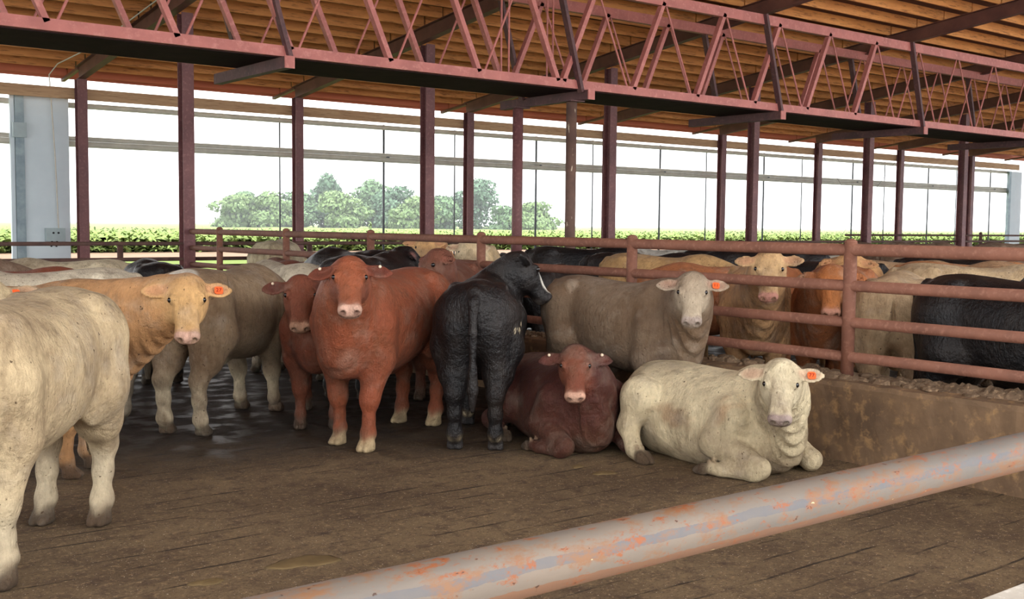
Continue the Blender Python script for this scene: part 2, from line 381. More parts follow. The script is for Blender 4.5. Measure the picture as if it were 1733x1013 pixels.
pn = empty('metal_panel', (6.42, 24.0, 0))
MB().box(-0.42, 0.46, -0.03, 0.03, 0.0, 4.28).build('sheet', M['white_sheet'], pn)
MB().box(-0.60, -0.43, -0.08, 0.05, 0.0, 4.28).build('frame_channel', M['channel'], pn)
MB().box(-0.69, -0.61, -0.04, 0.05, 0.0, 4.28).build('guide_channel', M['white_sheet'], pn)
MB().box(-0.66, -0.40, -0.15, -0.09, 3.42, 3.72).build('curtain_bracket', M['box_grey'], pn)
tag(pn, 'white sheet metal wall panel by the leftmost post, grey channel down its side', 'panel')
jb = empty('junction_box', (6.55, 23.97, 1.32))
MB().box(-0.19, 0.19, -0.13, 0, 0, 0.27).build('body', M['box_grey'], jb)
for dx in (-0.05, 0.05):
    MB().tube((dx, -0.13, 0.17), (dx, -0.145, 0.17), 0.022, 10).build('switch', M['rubber'], jb)
    MB().tube((dx - 0.01, -0.06, 0.0), (dx - 0.03, -0.07, -0.12), 0.018, 8).build('cord_grip', M['rubber'], jb)
tag(jb, 'grey electrical box with two black cord grips on the white panel', 'electrical box')
cv = bpy.data.curves.new('conduit', 'CURVE'); cv.dimensions = '3D'; cv.bevel_depth = 0.012; cv.bevel_resolution = 3
pts = [(6.62, 23.9, 1.58), (6.58, 23.9, 3.0), (6.50, 23.85, 4.3), (6.46, 23.8, 4.72), (6.52, 23.4, 4.9), (6.75, 21.5, 5.1), (6.8, 19.0, 5.42), (6.82, 16.5, 5.72)]
sp = cv.splines.new('POLY'); sp.points.add(len(pts) - 1)
for p_, q_ in zip(sp.points, pts): p_.co = q_ + (1,)
cv.materials.append(M['bright_wire'])
tag(link('electrical_conduit', cv2mesh(cv)), 'thin pale conduit rising from the grey box and following a rafter', 'conduit')

pe = empty('end_panel', (45.6, 24.0, 0))
MB().box(-0.3, 0.6, -0.03, 0.03, 0, 4.2).build('sheet', M['white_sheet'], pe)
MB().box(-0.5, -0.32, -0.06, 0.04, 0, 4.2).build('frame_channel', M['channel'], pe)
tag(pe, 'white metal end panel at the far right corner of the open side', 'panel')
for i, (a, b) in enumerate((((31.4, 23.5, 4.5), (36.5, 23.5, 0.1)), ((31.4, 23.55, 0.1), (36.5, 23.55, 4.5)))):
    o = MB().tube(a, b, 0.006, 6).build('brace_wire', M['grey_rod'])
    tag(o, 'faint diagonal brace wire %s rightward between two right-hand eave posts' % ('falling' if i == 0 else 'rising'), 'wire')

# ------------------------------------------------------------------ fences
ff = empty('boundary_fence', (20, 18.42, 0))
for z in (0.98, 1.11, 1.375, 0.6, 0.3):
    MB().tube((-26, 0, z), (25, 0, z), 0.034, 10).build('rail', M['fence_dark'], ff, True)
MB().tube((6, 0, 1.56), (25, 0, 1.56), 0.03, 10).build('rail', M['fence_dark'], ff, True)
for x in (-17.2, -13.9, -10.4, -5.6, -0.6, 4.4, 9.4, 14.4):
    MB().tube((x, 0.07, 0), (x, 0.07, 1.36), 0.05, 12).build('fence_post', M['fence_dark'], ff, True)
for x in (13.2, 18.4, 22.0):
    m = MB().tube((x, 0.07, 0), (x, 0.07, 1.62), 0.05, 12); m.dome((x, 0.07, 1.62), 0.05, 0.05); m.build('fence_post', M['fence_dark'], ff, True)
tag(ff, 'thin dark pipe fence along the open side behind the herd', 'fence')

PX = 7.2
pf = empty('pen_fence', (PX, 5.05, 0))
for z, r_ in ((1.585, 0.046), (1.31, 0.043), (1.03, 0.041), (0.765, 0.041)):
    MB().tube((0, 13.1, z), (0, -4.2, z), r_, 16).build('rail', M['rust_pipe'], pf, True)
for k in range(-1, 6):
    y = 2.385 * k + (0.0 if k <= 0 else 0.0)
    m = MB().tube((0, y, 0.6), (0, y, 1.64), 0.05, 16); m.dome((0, y, 1.64), 0.05, 0.03, 16); m.build('fence_post', M['rust_pipe'], pf, True)
tag(pf, 'rusty four-rail pipe fence dividing the two cattle pens', 'fence')

# ------------------------------------------------------------------ concrete divider with crusted manure
dv = empty('concrete_divider', (PX, 10.4, 0))
NXs, NYs = 5, 120
def wall_strip():
    prof = [(-0.2, 0.0), (-0.2, 0.3), (-0.2, 0.56), (-0.185, 0.595), (-0.1, 0.603), (0, 0.605), (0.1, 0.603), (0.19, 0.59), (0.2, 0.55), (0.2, 0.0)]
    ys = np.linspace(-9.6, 7.8, 150); vs = []; fs = []; n = len(prof)
    for y in ys:
        for (x, z) in prof: vs.append((x + random.uniform(-1, 1) * 0.006, y, max(0, z + (random.uniform(-1, 1) * 0.008 if z > 0.1 else 0))))
    for i in range(len(ys) - 1):
        for j in range(n - 1): fs.append((i * n + j, (i + 1) * n + j, (i + 1) * n + j + 1, i * n + j + 1))
    fs.append(tuple(range(n))); e = (len(ys) - 1) * n; fs.append(tuple(e + j for j in range(n - 1, -1, -1)))
    return MB().addm(vs, fs)
wall_strip().build('low_wall', M['concrete'], dv)
def clod_mesh(n_clods, y0, y1, seed):
    rg = np.random.RandomState(seed); mb = MB()
    for _ in range(n_clods):
        y = rg.uniform(y0, y1); x = rg.uniform(-0.1, 0.2); r = rg.uniform(0.015, 0.05) * (1.5 if rg.rand() < 0.25 else 1)
        m = 7; c = np.array([x, y, 0.6])
        vs = []; fs = []
        for k, a in enumerate((0, 0.6, 1.1)):
            for i in range(m):
                rr = r * math.cos(a) * rg.uniform(0.75, 1.3)
                vs.append(c + (rr * math.cos(2 * PI * i / m), 1.3 * rr * math.sin(2 * PI * i / m), r * 0.75 * math.sin(a) * rg.uniform(0.8, 1.2)))
        vs.append(c + (0, 0, r * 0.8))
        for k in range(2): fs += [(k * m + i, k * m + (i + 1) % m, (k + 1) * m + (i + 1) % m, (k + 1) * m + i) for i in range(m)]
        fs += [(2 * m + i, 2 * m + (i + 1) % m, 3 * m) for i in range(m)]
        mb.addm(vs, fs)
    return mb
cm = clod_mesh(420, -9.4, -4.6, 3); cm2 = clod_mesh(160, -4.6, 3.0, 5); cm.addm(cm2.v, cm2.f)
# a heaped crust along the right-hand stretch
cr_o = cm.build('manure_crust', M['clod'], dv); cr_o['kind'] = 'stuff'
def crust_heap():
    rg = np.random.RandomState(11); ys = np.linspace(-9.5, -5.2, 160); xs = np.linspace(-0.06, 0.2, 9); vs = []; fs = []
    h = np.convolve(rg.rand(200), np.ones(9) / 9, 'same')[20:180]; h = (h - h.min()) / (h.max() - h.min())
    for i, y in enumerate(ys):
        fade = min(1, (-5.2 - y) / 0.5)
        for j, x in enumerate(xs):
            prof = math.sin(PI * j / 8) ** 0.7
            vs.append((x, y, 0.595 + prof * fade * (0.01 + 0.075 * h[i]) * rg.uniform(0.8, 1.15)))
    for i in range(159):
        for j in range(8): fs.append((i * 9 + j, i * 9 + j + 1, (i + 1) * 9 + j + 1, (i + 1) * 9 + j))
    return MB().addm(vs, fs)
crust_heap().build('manure_heap', M['clod'], dv)
tag(dv, 'low stained concrete divider wall under the rusty fence, manure crusted on top', 'divider wall')

# ------------------------------------------------------------------ foreground rail and feed bunk
nr = empty('neck_rail', (2.2, 1.70, 1.06))
MB().tube((-3.4, 0, 0), (3.4, 0, 0), 0.0575, 40).build('pipe', M['rail'], nr, True)
for x in (-3.0, 3.1): MB().tube((x, 0.0, -0.56), (x, 0.0, 0.0), 0.05, 16).build('post', M['rust_pipe'], nr, True)
tag(nr, 'thick worn grey pipe rail with orange rust slanting across the front', 'rail')
fb = empty('feed_bunk', (2.2, 1.72, 0))
MB().box(-12, 40, -0.17, 0.18, 0, 0.5).build('curb_wall', M['bunk'], fb)
tag(fb, 'pale concrete feed bunk edge under the grey pipe rail', 'feed bunk')

def pat(x, y, rx, ry, h, lab, seed):
    rg = np.random.RandomState(seed); n, m = 26, 6; vs = []; fs = []
    ph = rg.uniform(0, 6, 4)
    for k in range(m):
        for i in range(n):
            a = 2 * PI * i / n; wob = 1 + 0.18 * math.sin(2 * a + ph[0]) + 0.12 * math.sin(3 * a + ph[1]) + 0.07 * math.sin(7 * a + ph[2])
            f = 1 - k / m
            vs.append((rx * f * wob * math.cos(a), ry * f * wob * math.sin(a), h * (1 - f ** 3) * rg.uniform(0.8, 1.1)))
    vs.append((0, 0, h))
    for k in range(m - 1): fs += [(k * n + i, k * n + (i + 1) % n, (k + 1) * n + (i + 1) % n, (k + 1) * n + i) for i in range(n)]
    fs += [((m - 1) * n + i, (m - 1) * n + (i + 1) % n, m * n) for i in range(n)]
    fs.append(tuple(range(n - 1, -1, -1)))
    o = MB().addm(vs, fs).build('manure_pat', M['pat'], smooth=True); o.location = (x, y, 0)
    tag(o, lab, 'manure', 'tan manure pats on the floor')
def floor_pt(x, y):
    r = ray(x, y); t_ = -EYE / r[2]; return (CAM + t_ * r)[:2]
for (px, py, rx, ry, lab, sd_) in ((515, 950, 0.17, 0.11, 'largest flat tan manure pat, just above the pipe rail', 1), (350, 985, 0.08, 0.05, 'flat tan manure pat nearest the lower frame edge', 2),
                                   (1022, 800, 0.09, 0.06, 'small tan manure pat before the lying white steer', 3), (978, 789, 0.06, 0.04, 'tiny tan manure pat before the lying dark red steer', 4)):
    x, y = floor_pt(px, py); pat(x, y, rx, ry, 0.012, lab, sd_)

# ------------------------------------------------------------------ field and trees
def crop():
    rg = np.random.RandomState(4); mb = MB()
    xs = np.arange(-20, 330, 2.2)
    # near face of leafy plants, then a canopy running back
    n = 36000
    y = 62 + 75 * rg.rand(n) ** 1.8; xlo = y * 0.20; xhi = y * 2.1
    x = xlo + (xhi - xlo) * rg.rand(n)
    z = rg.uniform(0.05, 0.95, n) * np.where(y < 64, 1, 1); z = np.where(y < 63.5, z, 0.55 + 0.4 * rg.rand(n))
    k_ = 11000; y[:k_] = rg.uniform(61.6, 64.5, k_); x[:k_] = y[:k_] * rg.uniform(0.15, 2.1, k_); z[:k_] = rg.uniform(0.03, 0.95, k_)
    a = rg.uniform(0, 2 * PI, n); L = rg.uniform(0.14, 0.32, n); tilt = rg.uniform(-0.6, 0.9, n)
    for i in range(n):
        d = np.array([math.cos(a[i]), math.sin(a[i]), tilt[i]]) * L[i]; s = np.array([-math.sin(a[i]), math.cos(a[i]), 0.2]) * L[i] * 0.4
        c = np.array([x[i], y[i], z[i]])
        mb.addm([c - d, c + s, c + d, c - s], [(0, 1, 2, 3)])
    # canopy sheet
    gx = np.linspace(-60, 900, 300); gy = np.concatenate([np.linspace(63, 110, 40), np.linspace(112, 420, 40)])
    vs = [(xx, yy + rg.uniform(-.3, .3), 0.80 + rg.uniform(-0.14, 0.14)) for yy in gy for xx in gx]
    m = len(gx); fs = [(i * m + j, i * m + j + 1, (i + 1) * m + j + 1, (i + 1) * m + j) for i in range(len(gy) - 1) for j in range(m - 1)]
    mb.addm(vs, fs)
    return mb
o = crop().build('crop_field', M['crop']); tag(o, 'light green row crop field beyond the barn', 'crop', kind='stuff')

def leaf_cloud(mb, rg, c, r, n, size):
    for _ in range(n):
        d = rg.normal(size=3); d /= np.linalg.norm(d); rad = rg.uniform(0.72, 1.02)
        p = c + d * np.array(r) * rad
        nrm = d + rg.normal(size=3) * 0.5; nrm /= np.linalg.norm(nrm)
        u = np.cross(nrm, rg.normal(size=3)); u /= np.linalg.norm(u); w = np.cross(nrm, u); s = size * rg.uniform(0.6, 1.3)
        mb.addm([p - u * s, p + w * s * 0.7, p + u * s, p - w * s * 0.7], [(0, 1, 2, 3)])
def tree(px, d, h, wdt, mat, lab, seed, low=0.05):
    rg = np.random.RandomState(seed)
    p = at_depth(px, 395, d); p[2] = -0.1
    r = empty('tree', tuple(p))
    MB().tube((0, 0, 0), (0, 0, h * 0.6), 0.02 * h + 0.06, 10).build('trunk', M['bark'], r, True)
    mb = MB(); nb = 22
    for k in range(nb):
        f = rg.uniform(low, 1.0); 
        prof = max(0.72, math.sin(PI * (0.22 + 0.66 * f)) ** 0.5)
        a = rg.uniform(0, 2 * PI); rr = rg.uniform(0.1, 0.62) * prof
        c = np.array([math.cos(a) * wdt * rr * 0.9, math.sin(a) * wdt * rr * 0.9, h * (0.08 + 0.80 * f)])
        leaf_cloud(mb, rg, c, (wdt * 0.40 * prof + 0.3, wdt * 0.40 * prof + 0.3, h * 0.16), 230, 0.34)
    mb.build('crown', mat, r)
    tag(r, lab, 'tree', 'grove of trees beyond the field')
TREES = [(392, 205, 7.2, 4.6, 'leaf_b', 'low rounded tree at the left end of the grove'),
         (425, 208, 7.6, 4.6, 'leaf_a', 'rounded tree second from the left end of the grove'),
         (458, 206, 8.2, 4.8, 'leaf_b', 'rounded tree left of the post that crosses the grove'),
         (500, 210, 7.8, 5.0, 'leaf_a', 'tree behind the second eave post from the left'),
         (551, 214, 11.2, 3.6, 'leaf_c', 'tall airy tree rising above the left half of the grove'),
         (582, 204, 8.0, 5.0, 'leaf_b', 'broad pale tree right of the tall airy one'),
         (632, 212, 10.2, 4.4, 'leaf_a', 'taller tree in the middle of the grove'),
         (668, 208, 9.2, 4.6, 'leaf_c', 'dark rounded tree right of the middle of the grove'),
         (700, 203, 7.4, 4.6, 'leaf_b', 'bright lower tree before the grove, left of an inner post'),
         (742, 208, 7.4, 4.8, 'leaf_a', 'tree right behind the inner post at the right of the grove'),
         (806, 214, 11.0, 4.4, 'leaf_c', 'tall tree standing at the right end of the main grove'),
         (868, 206, 5.4, 4.4, 'leaf_a', 'low tree behind the dark round pipe post'),
         (908, 204, 6.0, 5.0, 'leaf_b', 'lone low rounded tree right of the grove')]
for i, a in enumerate(TREES): tree(a[0], a[1], a[2], a[3] * 1.35, M[a[4]], a[5], 20 + i)
pc = at_depth(628, 392, 70); ct = empty('corn_plant', (pc[0], pc[1], -0.1))
mb = MB(); rg = np.random.RandomState(2)
MB().tube((0, 0, 0), (0, 0, 1.9), 0.03, 6).build('stalk', M['leaf_b'], ct)
for k in range(9):
    a = rg.uniform(0, 2 * PI); z = 0.6 + 0.16 * k; pr = None
    for q in range(6):
        f = q / 5; c = np.array([math.cos(a) * 0.6 * f, math.sin(a) * 0.6 * f, z + 0.45 * f - 0.5 * f * f]); w = 0.06 * (1 - f) + 0.01
        e = np.array([-math.sin(a), math.cos(a), 0]) * w
        if pr is not None: mb.addm([pr[0], pr[1], c + e, c - e], [(0, 1, 2, 3)])
        pr = (c - e, c + e)
mb.build('leaf_spray', M['leaf_b'], ct); tag(ct, 'single tall corn plant standing above the crop before the trees', 'corn plant')

# the hazy summer air over the field
hz = MB().box(-120, 900, 64.5, 900, -0.05, 70).build('haze', bpy.data.materials.new('haze')); hm = hz.data.materials[0]; hm.use_nodes = True
hn = hm.node_tree; hn.nodes.remove(hn.nodes['Principled BSDF']); vs_ = hn.nodes.new('ShaderNodeVolumeScatter'); vs_.inputs['Density'].default_value = 0.0007; vs_.inputs['Color'].default_value = (0.92, 0.97, 1.0, 1)
hn.links.new(vs_.outputs[0], hn.nodes['Material Output'].inputs['Volume']); tag(hz, 'pale summer haze lying over the distant field', 'haze', kind='stuff')

# ------------------------------------------------------------------ cattle: one continuous surface per animal, grown from a blended distance field
def smin(a, b, k):
    h = np.maximum(k - np.abs(a - b), 0) / k
    return np.minimum(a, b) - h * h * k * 0.25

class Cone:            # tapered round limb between two joints
    def __init__(s, a, b, ra, rb, k=0.05, reg='coat', sy=1.0):
        s.a, s.b = np.array(a, float), np.array(b, float); s.ra, s.rb, s.k, s.reg = ra, rb, k, reg
    def box(s):
        r = np.array([[s.ra], [s.rb]]); P = np.array([s.a, s.b]); return (P - r).min(0), (P + r).max(0)
    def d(s, P):
        ab = s.b - s.a; q = P - s.a; L = max(ab @ ab, 1e-9)
        t = np.clip((q @ ab) / L, 0, 1)
        return np.linalg.norm(q - t[..., None] * ab, axis=-1) - (s.ra + (s.rb - s.ra) * t)
class Ell:             # ellipsoid with its own axes (rows of R)
    def __init__(s, c, r, R=np.eye(3), k=0.05, reg='coat', sub=False):
        s.c, s.r, s.R, s.k, s.reg, s.sub = np.array(c, float), np.array(r, float), np.array(R, float), k, reg, sub
    def box(s):
        e = np.sqrt(((s.R * s.r[:, None]) ** 2).sum(0)); return s.c - e, s.c + e
    def d(s, P):
        q = ((P - s.c) @ s.R.T) / s.r; n = np.linalg.norm(q, axis=-1); g = np.linalg.norm(q / s.r, axis=-1)
        return n * (n - 1) / np.maximum(g, 1e-6)
class Loft:            # body of changing superellipse section along an axis; rows: t, half width, top, bottom
    def __init__(s, o, T, Sd, N, st, p=2.3, k=0.06, reg='coat'):
        s.o = np.array(o, float); s.B = np.array([T, Sd, N], float); st = np.array(st, float)
        s.t0, s.t1 = st[0, 0], st[-1, 0]; s.p, s.k, s.reg = p, k, reg
        s.tt = np.linspace(s.t0, s.t1, 160); m = np.gradient(st[:, 1:], st[:, 0], axis=0)
        out = []
        for t in s.tt:
            i = min(max(np.searchsorted(st[:, 0], t) - 1, 0), len(st) - 2); h = st[i + 1, 0] - st[i, 0]; u = (t - st[i, 0]) / h
            out.append((2*u**3-3*u*u+1)*st[i, 1:] + (u**3-2*u*u+u)*h*m[i] + (-2*u**3+3*u*u)*st[i+1, 1:] + (u**3-u*u)*h*m[i+1])
        s.tab = np.array(out); s.ext = np.abs(st[:, 1:]).max()
    def box(s):
        c = []
        for t in (s.t0, s.t1):
            for w in (-1, 1):
                for n in (s.tab[:, 1].max(), s.tab[:, 2].min()): c.append(s.o + s.B.T @ np.array([t, w * s.tab[:, 0].max(), n]))
        c = np.array(c); return c.min(0), c.max(0)
    def d(s, P):
        q = (P - s.o) @ s.B.T; t = np.clip(q[..., 0], s.t0, s.t1)
        w = np.maximum(np.interp(t, s.tt, s.tab[:, 0]), .01); a = np.interp(t, s.tt, s.tab[:, 1]); b = np.interp(t, s.tt, s.tab[:, 2])
        h = np.maximum((a - b) / 2, .01); u = np.abs(q[..., 1]) / w; v = np.abs(q[..., 2] - (a + b) / 2) / h
        r = (u ** s.p + v ** s.p) ** (1 / s.p); dd = (r - 1) * np.minimum(w, h)
        e = np.abs(q[..., 0] - t)
        return np.where(e > 0, np.hypot(np.maximum(dd, 0), e), dd)

def axis_coords(lo, hi, h, bands):
    xs = [lo]
    while xs[-1] < hi:
        st = h
        for a, b, hb in bands:
            if a - h < xs[-1] < b: st = min(st, hb)
        xs.append(xs[-1] + st)
    return np.array(xs)

def surface(prims, h, bands, ground=True):
    bx = [p.box() for p in prims if not getattr(p, 'sub', False)]
    lo = np.min([b[0] for b in bx], 0) - 3 * h; hi = np.max([b[1] for b in bx], 0) + 3 * h
    lo[2] = max(lo[2], -2 * h) if ground else lo[2]
    ax = [axis_coords(lo[i], hi[i], h, bands[i]) for i in range(3)]
    D = np.full([len(a) for a in ax], 0.5, np.float32)
    for p in prims:
        b0, b1 = p.box(); pad = p.k + 2.5 * h
        ix = [(max(np.searchsorted(ax[i], b0[i] - pad) - 1, 0), np.searchsorted(ax[i], b1[i] + pad) + 1) for i in range(3)]
        sl = tuple(slice(*q) for q in ix)
        G = np.stack(np.meshgrid(*[ax[i][sl[i]] for i in range(3)], indexing='ij'), -1)
        d = p.d(G)
        D[sl] = -smin(-D[sl], d, p.k) if getattr(p, 'sub', False) else smin(D[sl], d, p.k)
    if ground: D = np.maximum(D, -(ax[2] - 0.0)[None, None, :])
    D[0], D[-1] = 1, 1; D[:, 0], D[:, -1] = 1, 1; D[:, :, 0], D[:, :, -1] = 1, 1
    ins = D < 0
    n = [len(a) - 1 for a in ax]
    cnt = np.zeros(n, np.int8)
    offs = [(i, j, k) for i in (0, 1) for j in (0, 1) for k in (0, 1)]
    for i, j, k in offs: cnt += ins[i:i + n[0], j:j + n[1], k:k + n[2]]
    act = np.argwhere((cnt > 0) & (cnt < 8))
    idx = np.full(n, -1, np.int32); idx[tuple(act.T)] = np.arange(len(act))
    acc = np.zeros((len(act), 3)); c = np.zeros(len(act))
    for a in range(len(offs)):
        for b in range(a + 1, len(offs)):
            oa, ob = np.array(offs[a]), np.array(offs[b])
            if np.abs(oa - ob).sum() != 1: continue
            A = act + oa; B = act + ob; da = D[tuple(A.T)]; db = D[tuple(B.T)]
            m = (da < 0) != (db < 0); t = np.where(m, da / np.where(m, da - db, 1), 0)
            pa = np.stack([ax[i][A[:, i]] for i in range(3)], 1); pb = np.stack([ax[i][B[:, i]] for i in range(3)], 1)
            acc += np.where(m[:, None], pa + t[:, None] * (pb - pa), 0); c += m
    V = acc / c[:, None]
    Q = []
    for a in range(3):
        sl0 = [slice(None)] * 3; sl1 = [slice(None)] * 3; sl0[a] = slice(0, -1); sl1[a] = slice(1, None)
        e = np.argwhere(ins[tuple(sl0)] != ins[tuple(sl1)])
        b, c_ = (a + 1) % 3, (a + 2) % 3
        e = e[(e[:, b] > 0) & (e[:, c_] > 0) & (e[:, b] < n[b]) & (e[:, c_] < n[c_])]
        flip = ins[tuple(e.T)]
        q = []
        for db_, dc in ((-1, -1), (0, -1), (0, 0), (-1, 0)):
            g = e.copy(); g[:, b] += db_; g[:, c_] += dc; q.append(idx[tuple(g.T)])
        q = np.stack(q, 1); q[~flip] = q[~flip][:, ::-1]; Q.append(q)
    return V, np.concatenate(Q)

def vnoise(P, s, seed=0):
    rg = np.random.RandomState(seed); out = np.zeros(len(P))
    for i in range(7):
        d = rg.normal(size=3); out += np.sin(P @ d * s * rg.uniform(.6, 1.6) + rg.uniform(0, 6))
    return out / 3.0

HEAD = [(0.00, .074, .000, -.085), (.045, .112, .034, -.15), (.11, .130, .046, -.20), (.17, .137, .046, -.225), (.23, .118, .038, -.225), (.29, .101, .024, -.20),
        (.355, .093, .006, -.172), (.41, .097, -.004, -.160), (.455, .098, -.014, -.152), (.487, .080, -.028, -.140), (.507, .036, -.06, -.10)]
TORSO = [(-.86, .07, 1.22, 1.02), (-.82, .16, 1.29, .92), (-.74, .235, 1.345, .80), (-.58, .285, 1.375, .72), (-.36, .305, 1.365, .645), (-.1, .345, 1.345, .575), (.15, .355, 1.34, .535),
         (.38, .325, 1.36, .525), (.55, .28, 1.365, .55), (.68, .225, 1.30, .60), (.77, .15, 1.17, .68), (.81, .06, 1.02, .80)]
LTORSO = [(-.86, .06, .54, .36), (-.82, .17, .64, .18), (-.74, .28, .715, .06), (-.56, .36, .76, -.03), (-.3, .415, .755, -.05), (0, .44, .745, -.06), (.25, .425, .75, -.06), (.45, .37, .77, -.05),
          (.60, .30, .76, -.02), (.72, .23, .68, .03), (.80, .15, .56, .10), (.84, .06, .43, .2)]

def hoof(pr, x, y, dx, dy, z=0.0, reg='hoof'):
    n = math.hypot(dx, dy); dx, dy = dx / n, dy / n; sx_, sy_ = -dy, dx
    for s in (-1, 1):
        a = np.array([x + sx_ * .030 * s, y + sy_ * .030 * s, z + .062]); b = np.array([x + dx * .075 + sx_ * .026 * s, y + dy * .075 + sy_ * .026 * s, z + .026])
        pr.append(Cone(a, b, .036, .027, .010, reg))
        pr.append(Cone(a - (0, 0, .035), b - (dx * .02, dy * .02, .005), .038, .030, .010, reg))
    for s in (-1, 1):
        c = np.array([x - dx * .050 + sx_ * .026 * s, y - dy * .050 + sy_ * .026 * s, z + .112]); pr.append(Ell(c, (.019, .017, .022), k=.012, reg='dew'))

def limb(pr, pts, rad, k, regs):
    for i in range(len(pts) - 1): pr.append(Cone(pts[i], pts[i + 1], rad[i], rad[i + 1], k[i] if isinstance(k, (list, tuple)) else k, regs[i]))

def fore(pr, side, dx=0, dy=0, lift=0):
    y = .165 * side; P = np.array
    limb(pr, [P((.50, .20 * side, .98)), P((.44 + dx * .15, .205 * side + dy * .2, .70)), P((.475 + dx * .6, y + dy * .65, .405)), P((.472 + dx * .66, y + dy * .7, .37)), P((.462 + dx * .85, y + dy * .85, .24)), P((.460 + dx * .95, y + dy * .97, .135)), P((.485 + dx, y + dy, .07))],
         [.165, .125, .064, .058, .040, .050, .043], .05, ['coat', 'coat', 'leg', 'leg', 'leg', 'leg'])
    pr.append(Cone((.46 + dx * .3, y + dy * .4, .60), (.47 + dx * .55, y + dy * .6, .44), 0.084, .062, .05, 'leg'))
    hoof(pr, .478 + dx, y + dy, 1, .05 * side)
def hind(pr, side, dx=0, dy=0):
    y = .165 * side; P = np.array
    limb(pr, [P((-.56, .16 * side, 1.08)), P((-.50 + dx * .1, .19 * side + dy * .2, .82)), P((-.60 + dx * .4, .18 * side + dy * .5, .62)), P((-.70 + dx * .75, y + dy * .7, .47)), P((-.685 + dx * .82, y + dy * .8, .30)), P((-.665 + dx * .95, y + dy * .97, .14)), P((-.625 + dx, y + dy, .07))],
         [.20, .185, .122, .068, .045, .052, .045], .07, ['coat', 'coat', 'coat', 'leg', 'leg', 'leg'])
    pr.append(Cone((-.70 + dx * .1, .13 * side + dy * .2, .98), (-.66 + dx * .4, .16 * side + dy * .5, .66), .125, .085, .06, 'coat'))
    pr.append(Ell((-.715 + dx * .75, y + dy * .7, .50), (.035, .03, .045), k=.04, reg='leg'))
    hoof(pr, -.632 + dx, y + dy, 1, .05 * side)

def seg_chain(pr, pts, rad, k, reg):
    for i in range(len(pts) - 1): pr.append(Cone(pts[i], pts[i + 1], rad[i], rad[i + 1], k, reg))

